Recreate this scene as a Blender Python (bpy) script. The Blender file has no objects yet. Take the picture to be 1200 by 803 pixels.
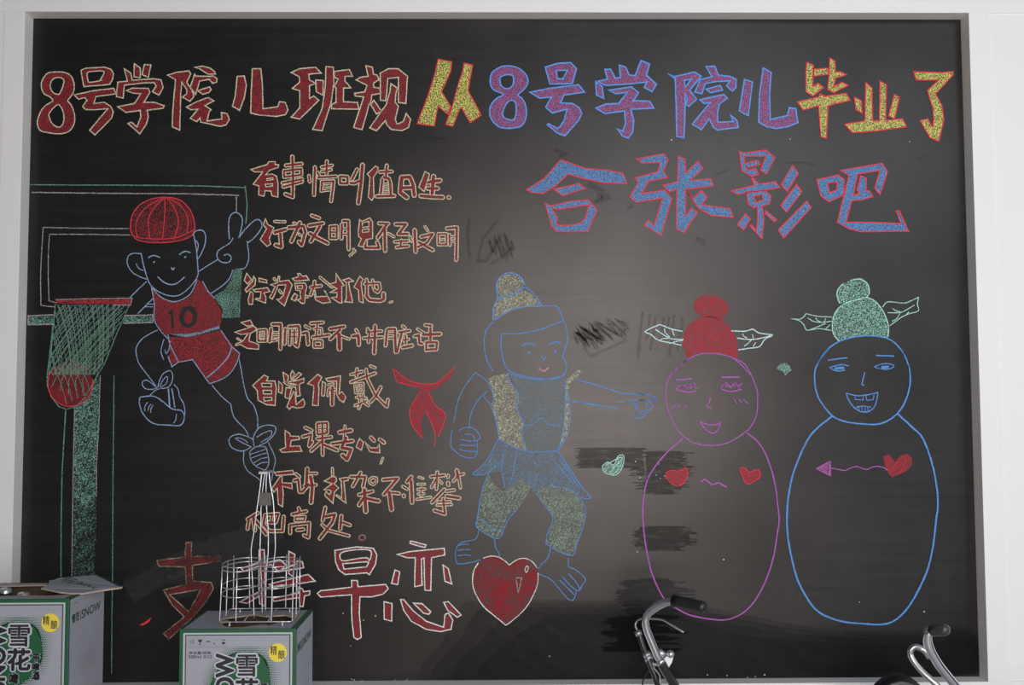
import bpy, bmesh, math, random
from mathutils import Vector, Matrix
from mathutils.geometry import tessellate_polygon
scene = bpy.context.scene
COL = scene.collection
R = random.Random(7)

# ------------------------------------------------------------------ camera
CAMH = 1.50
CAM = Vector((0.0, -3.2, CAMH))
F_PX = 1167.0
YAW, PITCH, ROLL = 0.01240699, 0.05513478, -0.00343492
cy_, sy_ = math.cos(YAW), math.sin(YAW); cp_, sp_ = math.cos(PITCH), math.sin(PITCH)
FW = Vector((sy_ * cp_, cy_ * cp_, sp_)); _r = Vector((cy_, -sy_, 0)); _u = _r.cross(FW)
RT = _r * math.cos(ROLL) + _u * math.sin(ROLL); UP = _u * math.cos(ROLL) - _r * math.sin(ROLL)
cd = bpy.data.cameras.new('camera'); cam = bpy.data.objects.new('camera', cd); COL.objects.link(cam)
M = Matrix((RT, UP, -FW)).transposed().to_4x4(); M.translation = CAM
cam.matrix_world = M
cd.sensor_width = 36; cd.lens = 36 * F_PX / 1200; cd.clip_start = 0.05
scene.camera = cam

# ------------------------------------------------------------------ world and light
w = bpy.data.worlds.new('world'); scene.world = w; w.use_nodes = True
w.node_tree.nodes['Background'].inputs[0].default_value = (0.70, 0.82, 1.0, 1)
w.node_tree.nodes['Background'].inputs[1].default_value = 0.085
def area(name, loc, target, sx, sy, power, color):
    l = bpy.data.lights.new(name, 'AREA'); l.shape = 'RECTANGLE'; l.size = sx; l.size_y = sy
    l.energy = power; l.color = color
    o = bpy.data.objects.new(name, l); COL.objects.link(o); o.location = loc
    o.rotation_euler = (Vector(target) - Vector(loc)).to_track_quat('-Z', 'Y').to_euler()
    return o
area('doorway_daylight', (0.68, -4.7, 1.65), (1.0, 0, 1.7), 1.9, 2.1, 146, (1.0, 0.925, 0.885))
area('fanlight_daylight', (2.2, -4.5, 3.6), (1.0, 0, 1.8), 2.6, 1.1, 46, (0.84, 0.91, 1.0))
area('left_fill_light', (-4.2, -2.4, 1.7), (0.8, 0, 1.4), 2.2, 1.8, 2, (0.96, 1.0, 0.96))  # added fill, not a window: lifts the right reveal of the recess
area('window_daylight', (4.2, -3.0, 1.7), (1.2, 0, 1.4), 2.4, 1.8, 33, (0.74, 0.86, 1.0))
vs = scene.view_settings
vs.view_transform = 'Standard'; vs.look = 'None'; vs.exposure = 0.0; vs.gamma = 1.0; vs.use_curve_mapping = False

# ------------------------------------------------------------------ helpers
def at(px, py, y=0.0):
    """the point of the vertical plane at depth y that this direction of view meets"""
    d = FW * F_PX + RT * (px - 600.0) - UP * (py - 401.5)
    return CAM + d * ((y - CAM.y) / d.y)
def tag(o, label=None, cat=None, group=None, kind=None):
    for k, v in (('label', label), ('category', cat), ('group', group), ('kind', kind)):
        if v: o[k] = v
    return o
def wloc(o):
    p = Vector((0, 0, 0))
    while o is not None:
        p += o.location; o = o.parent
    return p
def obj(name, verts, faces, mats, parent=None, fm=None, loc=(0, 0, 0), smooth=False):
    """verts in world space; linked as one mesh object"""
    o = bpy.data.objects.new(name, None if False else bpy.data.meshes.new(name)); COL.objects.link(o)
    if parent is not None: o.parent = parent; base = wloc(parent)
    else: o.location = loc; base = Vector(loc)
    me = o.data; me.from_pydata([Vector(v) - base for v in verts], [], faces)
    for m in (mats if isinstance(mats, (list, tuple)) else [mats]): me.materials.append(m)
    if fm: me.polygons.foreach_set('material_index', fm)
    if smooth: me.polygons.foreach_set('use_smooth', [True] * len(me.polygons))
    me.update(); return o
def empty(name, loc, **k):
    o = bpy.data.objects.new(name, None); COL.objects.link(o); o.location = loc; o.empty_display_size = .05
    return tag(o, **k)
class MB:
    def __init__(s): s.v = []; s.f = []; s.m = []; s.sm = []
    def add(s, vs, fs, mi=0, smooth=False):
        b = len(s.v); s.v += [Vector(v) for v in vs]; s.f += [tuple(i + b for i in f) for f in fs]
        s.m += [mi] * len(fs); s.sm += [smooth] * len(fs)
    def box(s, a, b, mi=0):
        x0, y0, z0 = a; x1, y1, z1 = b
        s.add([(x0,y0,z0),(x1,y0,z0),(x1,y1,z0),(x0,y1,z0),(x0,y0,z1),(x1,y0,z1),(x1,y1,z1),(x0,y1,z1)],
              [(0,3,2,1),(4,5,6,7),(0,1,5,4),(1,2,6,5),(2,3,7,6),(3,0,4,7)], mi)
    def tube(s, pts, rad, n=10, mi=0, closed=False, cap=True):
        pts = [Vector(p) for p in pts]; N = len(pts)
        rads = rad if isinstance(rad, (list, tuple)) else [rad] * N
        rings = []; nrm = None
        for i, p in enumerate(pts):
            if closed: t = pts[(i + 1) % N] - pts[i - 1]
            else: t = pts[min(i + 1, N - 1)] - pts[max(i - 1, 0)]
            t.normalize()
            if nrm is None: nrm = t.orthogonal().normalized()
            else:
                nrm = nrm - t * nrm.dot(t)
                nrm = nrm.normalized() if nrm.length > 1e-6 else t.orthogonal().normalized()
            b = t.cross(nrm)
            rings.append([p + (nrm * math.cos(6.283185 * k / n) + b * math.sin(6.283185 * k / n)) * rads[i] for k in range(n)])
        vs = [v for r in rings for v in r]; fs = []
        for i in range(N if closed else N - 1):
            j = (i + 1) % N
            for k in range(n): fs.append((i*n+k, i*n+(k+1)%n, j*n+(k+1)%n, j*n+k))
        if cap and not closed: fs += [tuple(range(n-1, -1, -1)), tuple(range((N-1)*n, N*n))]
        s.add(vs, fs, mi, True)
    def lathe(s, c, prof, n=24, mi=0):
        c = Vector(c); vs = []; fs = []
        for r, z in prof:
            for k in range(n): vs.append(c + Vector((r*math.cos(6.283185*k/n), r*math.sin(6.283185*k/n), z)))
        for i in range(len(prof)-1):
            for k in range(n): fs.append((i*n+k, i*n+(k+1)%n, (i+1)*n+(k+1)%n, (i+1)*n+k))
        s.add(vs, fs, mi, True)
    def build(s, name, mats, parent=None, loc=(0, 0, 0)):
        o = obj(name, s.v, s.f, mats, parent, s.m, loc)
        o.data.polygons.foreach_set('use_smooth', s.sm); return o
def catmull(pts, closed, n=5):
    P = [Vector(p) for p in pts]; N = len(P); out = []
    if N < 3: return P
    for i in range(N if closed else N - 1):
        if closed: a, b, c, d = P[i-1], P[i], P[(i+1) % N], P[(i+2) % N]
        else: a, b, c, d = P[max(i-1,0)], P[i], P[i+1], P[min(i+2,N-1)]
        for k in range(n):
            t = k / n
            out.append(0.5*((2*b)+(c-a)*t+(2*a-5*b+4*c-d)*t*t+(3*b-a-3*c+d)*t**3))
    if not closed: out.append(P[-1])
    return out

# ------------------------------------------------------------------ materials
def new_mat(name):
    m = bpy.data.materials.new(name); m.use_nodes = True
    nt = m.node_tree; return m, nt, nt.nodes['Principled BSDF']
def plain(name, col, rough=0.5, metal=0.0, noise=0.0, nscale=40.0, bump=0.0, spec=0.5, coat=0.0):
    m, nt, b = new_mat(name)
    b.inputs['Roughness'].default_value = rough; b.inputs['Metallic'].default_value = metal
    b.inputs['Specular IOR Level'].default_value = spec; b.inputs['Coat Weight'].default_value = coat
    b.inputs['Base Color'].default_value = (*col, 1)
    tc = nt.nodes.new('ShaderNodeTexCoord'); n = nt.nodes.new('ShaderNodeTexNoise')
    n.inputs['Scale'].default_value = nscale; n.inputs['Detail'].default_value = 4
    nt.links.new(tc.outputs['Object'], n.inputs['Vector'])
    if noise:
        mx = nt.nodes.new('ShaderNodeMix'); mx.data_type = 'RGBA'
        mx.inputs[6].default_value = (*[c*(1-noise) for c in col], 1); mx.inputs[7].default_value = (*[min(1, c*(1+noise)) for c in col], 1)
        nt.links.new(n.outputs[0], mx.inputs[0]); nt.links.new(mx.outputs[2], b.inputs['Base Color'])
    if bump:
        bp = nt.nodes.new('ShaderNodeBump'); bp.inputs['Strength'].default_value = bump; bp.inputs['Distance'].default_value = 0.002
        nt.links.new(n.outputs[0], bp.inputs['Height']); nt.links.new(bp.outputs[0], b.inputs['Normal'])
    return m
BOARD_ROUGH = 0.39
BASE = (0.0065, 0.0062, 0.0060)
def board_material():
    """matt black paint, slightly glossy, dulled by wiped-in chalk dust"""
    m, nt, b = new_mat('blackboard_paint'); N = nt.nodes; L = nt.links
    tc = N.new('ShaderNodeTexCoord')
    def noise(sx, sz, scale, det=5, rough=.55):
        mp = N.new('ShaderNodeMapping'); mp.inputs['Scale'].default_value = (sx, 1, sz)
        n = N.new('ShaderNodeTexNoise'); n.inputs['Scale'].default_value = scale; n.inputs['Detail'].default_value = det
        n.inputs['Roughness'].default_value = rough
        L.new(tc.outputs['Object'], mp.inputs[0]); L.new(mp.outputs[0], n.inputs['Vector']); return n.outputs[0]
    def ramp(x, a, c, lo, hi):
        r = N.new('ShaderNodeMapRange'); r.inputs[1].default_value = a; r.inputs[2].default_value = c
        r.inputs[3].default_value = lo; r.inputs[4].default_value = hi; L.new(x, r.inputs[0]); return r.outputs[0]
    def math_(op, x, y):
        q = N.new('ShaderNodeMath'); q.operation = op; L.new(x, q.inputs[0])
        if isinstance(y, float): q.inputs[1].default_value = y
        else: L.new(y, q.inputs[1])
        return q.outputs[0]
    cloud = noise(1, 1, 1.6, 4); hor = noise(1.0, 22, 2.2, 6); ver = noise(14, 1.0, 2.3, 7, .7); fine = noise(1, 1, 180, 3)
    dust = math_('MULTIPLY', ramp(cloud, .35, .7, .35, 1.0), math_('ADD', ramp(hor, .35, .7, 0, .55), ramp(ver, .35, .7, 0, .3)))
    dust = math_('ADD', dust, ramp(fine, .6, .8, 0, .12))
    mx = N.new('ShaderNodeMix'); mx.data_type = 'RGBA'; L.new(dust, mx.inputs[0])
    mx.inputs[6].default_value = (*BASE, 1); mx.inputs[7].default_value = (0.017, 0.0165, 0.017, 1)
    L.new(mx.outputs[2], b.inputs['Base Color'])
    L.new(ramp(dust, 0, 1, BOARD_ROUGH - .03, BOARD_ROUGH + .05), b.inputs['Roughness'])
    L.new(ramp(cloud, .3, .7, .36, .54), b.inputs['Specular IOR Level'])
    b.inputs['Specular Tint'].default_value = (1.0, .95, .93, 1)
    bp = N.new('ShaderNodeBump'); bp.inputs['Strength'].default_value = .12; bp.inputs['Distance'].default_value = .001
    L.new(fine, bp.inputs['Height']); L.new(bp.outputs[0], b.inputs['Normal'])
    return m
def chalk(name, col, lo=.42, hi=.56, scale=330, streak=0.0, ang=0.0, mottle=0.0, most=1.0):
    """chalk rubbed on the board's tooth: the paint shows through where the noise is low"""
    m, nt, b = new_mat(name); N = nt.nodes; L = nt.links
    tc = N.new('ShaderNodeTexCoord'); n = N.new('ShaderNodeTexNoise'); n.inputs['Scale'].default_value = scale
    n.inputs['Detail'].default_value = 1.5; L.new(tc.outputs['Object'], n.inputs['Vector']); x = n.outputs[0]
    def add(fac, amp):
        nonlocal x
        s = N.new('ShaderNodeMath'); s.operation = 'MULTIPLY_ADD'; L.new(fac, s.inputs[0]); s.inputs[1].default_value = amp
        q = N.new('ShaderNodeMath'); q.operation = 'ADD'; q.inputs[1].default_value = -.5*amp; L.new(x, q.inputs[0]); L.new(q.outputs[0], s.inputs[2]); x = s.outputs[0]
    if streak:
        mp = N.new('ShaderNodeMapping'); mp.inputs['Rotation'].default_value = (0, ang, 0)
        mp2 = N.new('ShaderNodeMapping'); mp2.inputs['Scale'].default_value = (12, 1, 160)
        L.new(tc.outputs['Object'], mp.inputs[0]); L.new(mp.outputs[0], mp2.inputs[0])
        k = N.new('ShaderNodeTexNoise'); k.inputs['Scale'].default_value = 2; k.inputs['Detail'].default_value = 2
        L.new(mp2.outputs[0], k.inputs['Vector']); add(k.outputs[0], streak)
    if mottle:
        k = N.new('ShaderNodeTexNoise'); k.inputs['Scale'].default_value = 18; k.inputs['Detail'].default_value = 3
        L.new(tc.outputs['Object'], k.inputs['Vector']); add(k.outputs[0], mottle)
    r = N.new('ShaderNodeMapRange'); r.inputs[1].default_value = lo; r.inputs[2].default_value = hi; r.inputs[4].default_value = most; L.new(x, r.inputs[0])
    mx = N.new('ShaderNodeMix'); mx.data_type = 'RGBA'; L.new(r.outputs[0], mx.inputs[0])
    mx.inputs[6].default_value = (*[c*1.5 for c in BASE], 1); mx.inputs[7].default_value = (*col, 1); L.new(mx.outputs[2], b.inputs['Base Color'])
    r2 = N.new('ShaderNodeMapRange'); r2.inputs[3].default_value = BOARD_ROUGH; r2.inputs[4].default_value = .9; L.new(r.outputs[0], r2.inputs[0])
    L.new(r2.outputs[0], b.inputs['Roughness'])
    r3 = N.new('ShaderNodeMapRange'); r3.inputs[3].default_value = .48; r3.inputs[4].default_value = .1; L.new(r.outputs[0], r3.inputs[0])
    L.new(r3.outputs[0], b.inputs['Specular IOR Level'])
    return m
CREAM, RED, DRED = (.68, .64, .45), (.40, .030, .042), (.32, .028, .038)
K = {
 'cream': chalk('cream_chalk', CREAM, .30, .5), 'red': chalk('red_chalk', RED, .38, .64, 300, .25, 1.0),
 'dimred': chalk('rubbed_red_chalk', DRED, .42, .70, 300, .3, .3, .35),
 'purple': chalk('purple_chalk', (.48, .15, .42), .38, .66, 330, .2, 1.4), 'blueline': chalk('blue_chalk_line', (.13, .36, .86), .25, .45),
 'blue': chalk('blue_chalk', (.15, .34, .70), .36, .62, 330), 'redline': chalk('red_chalk_line', (.76, .055, .08), .25, .45),
 'yellow': chalk('yellow_chalk', (.74, .70, .17), .42, .58, 300), 'pale': chalk('pale_blue_chalk_line', (.30, .42, .62), .28, .5),
 'green': chalk('green_chalk', (.20, .44, .34), .45, .66, 330, .2, 1.4, .3), 'greenline': chalk('green_chalk_line', (.17, .40, .27), .33, .6),
 'netline': chalk('net_chalk_line', (.20, .36, .28), .33, .6), 'pinkwhite': chalk('pinkish_white_chalk_line', (.52, .45, .47), .33, .6),
 'scarfred': chalk('bright_red_chalk', (.46, .035, .055), .36, .60, 300, .55, .9), 'white': chalk('white_chalk_line', (.82, .84, .80), .3, .5),
 'magenta': chalk('purple_chalk_line', (.46, .13, .50), .28, .5), 'skyline': chalk('sky_blue_chalk_line', (.12, .32, .72), .28, .5),
 'mint': chalk('mint_chalk_line', (.45, .78, .68), .28, .5), 'mintfill': chalk('mint_chalk', (.28, .58, .47), .44, .62, 300),
 'ivory': chalk('ivory_chalk', (.55, .54, .38), .45, .68, 300, 0, 0, .2), 'greyblue': chalk('grey_blue_chalk', (.22, .32, .38), .46, .76, 330, .15, 1.5, .3),
 'skirt': chalk('sky_blue_chalk', (.20, .38, .58), .46, .80, 300, .4, 1.2, .3), 'khaki': chalk('green_grey_chalk', (.36, .50, .38), .46, .74, 300, .3, 1.0, .2),
 'pink': chalk('pink_chalk', (.62, .28, .38), .32, .52), 'lime': chalk('pale_yellow_chalk', (.55, .56, .26), .38, .6, 300, .3, 1.4),
 'cyanwhite': chalk('cyan_white_chalk_line', (.60, .84, .84), .28, .5), 'palebelt': chalk('pale_blue_chalk', (.26, .36, .52), .35, .6, 300, .4, .2),
 'heartred': chalk('deep_red_chalk', (.34, .018, .030), .30, .76, 260, .3, .9, .6), 'faintcream': chalk('rubbed_cream_chalk_line', (.50, .44, .28), .42, .7, 330, 0, 2.2, .8), 'dimgreen': chalk('rubbed_green_chalk', (.16, .36, .29), .50, .80, 300, .4, 1.6, .3),
 'black': plain('blackboard_gap', BASE, .6),
}
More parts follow.
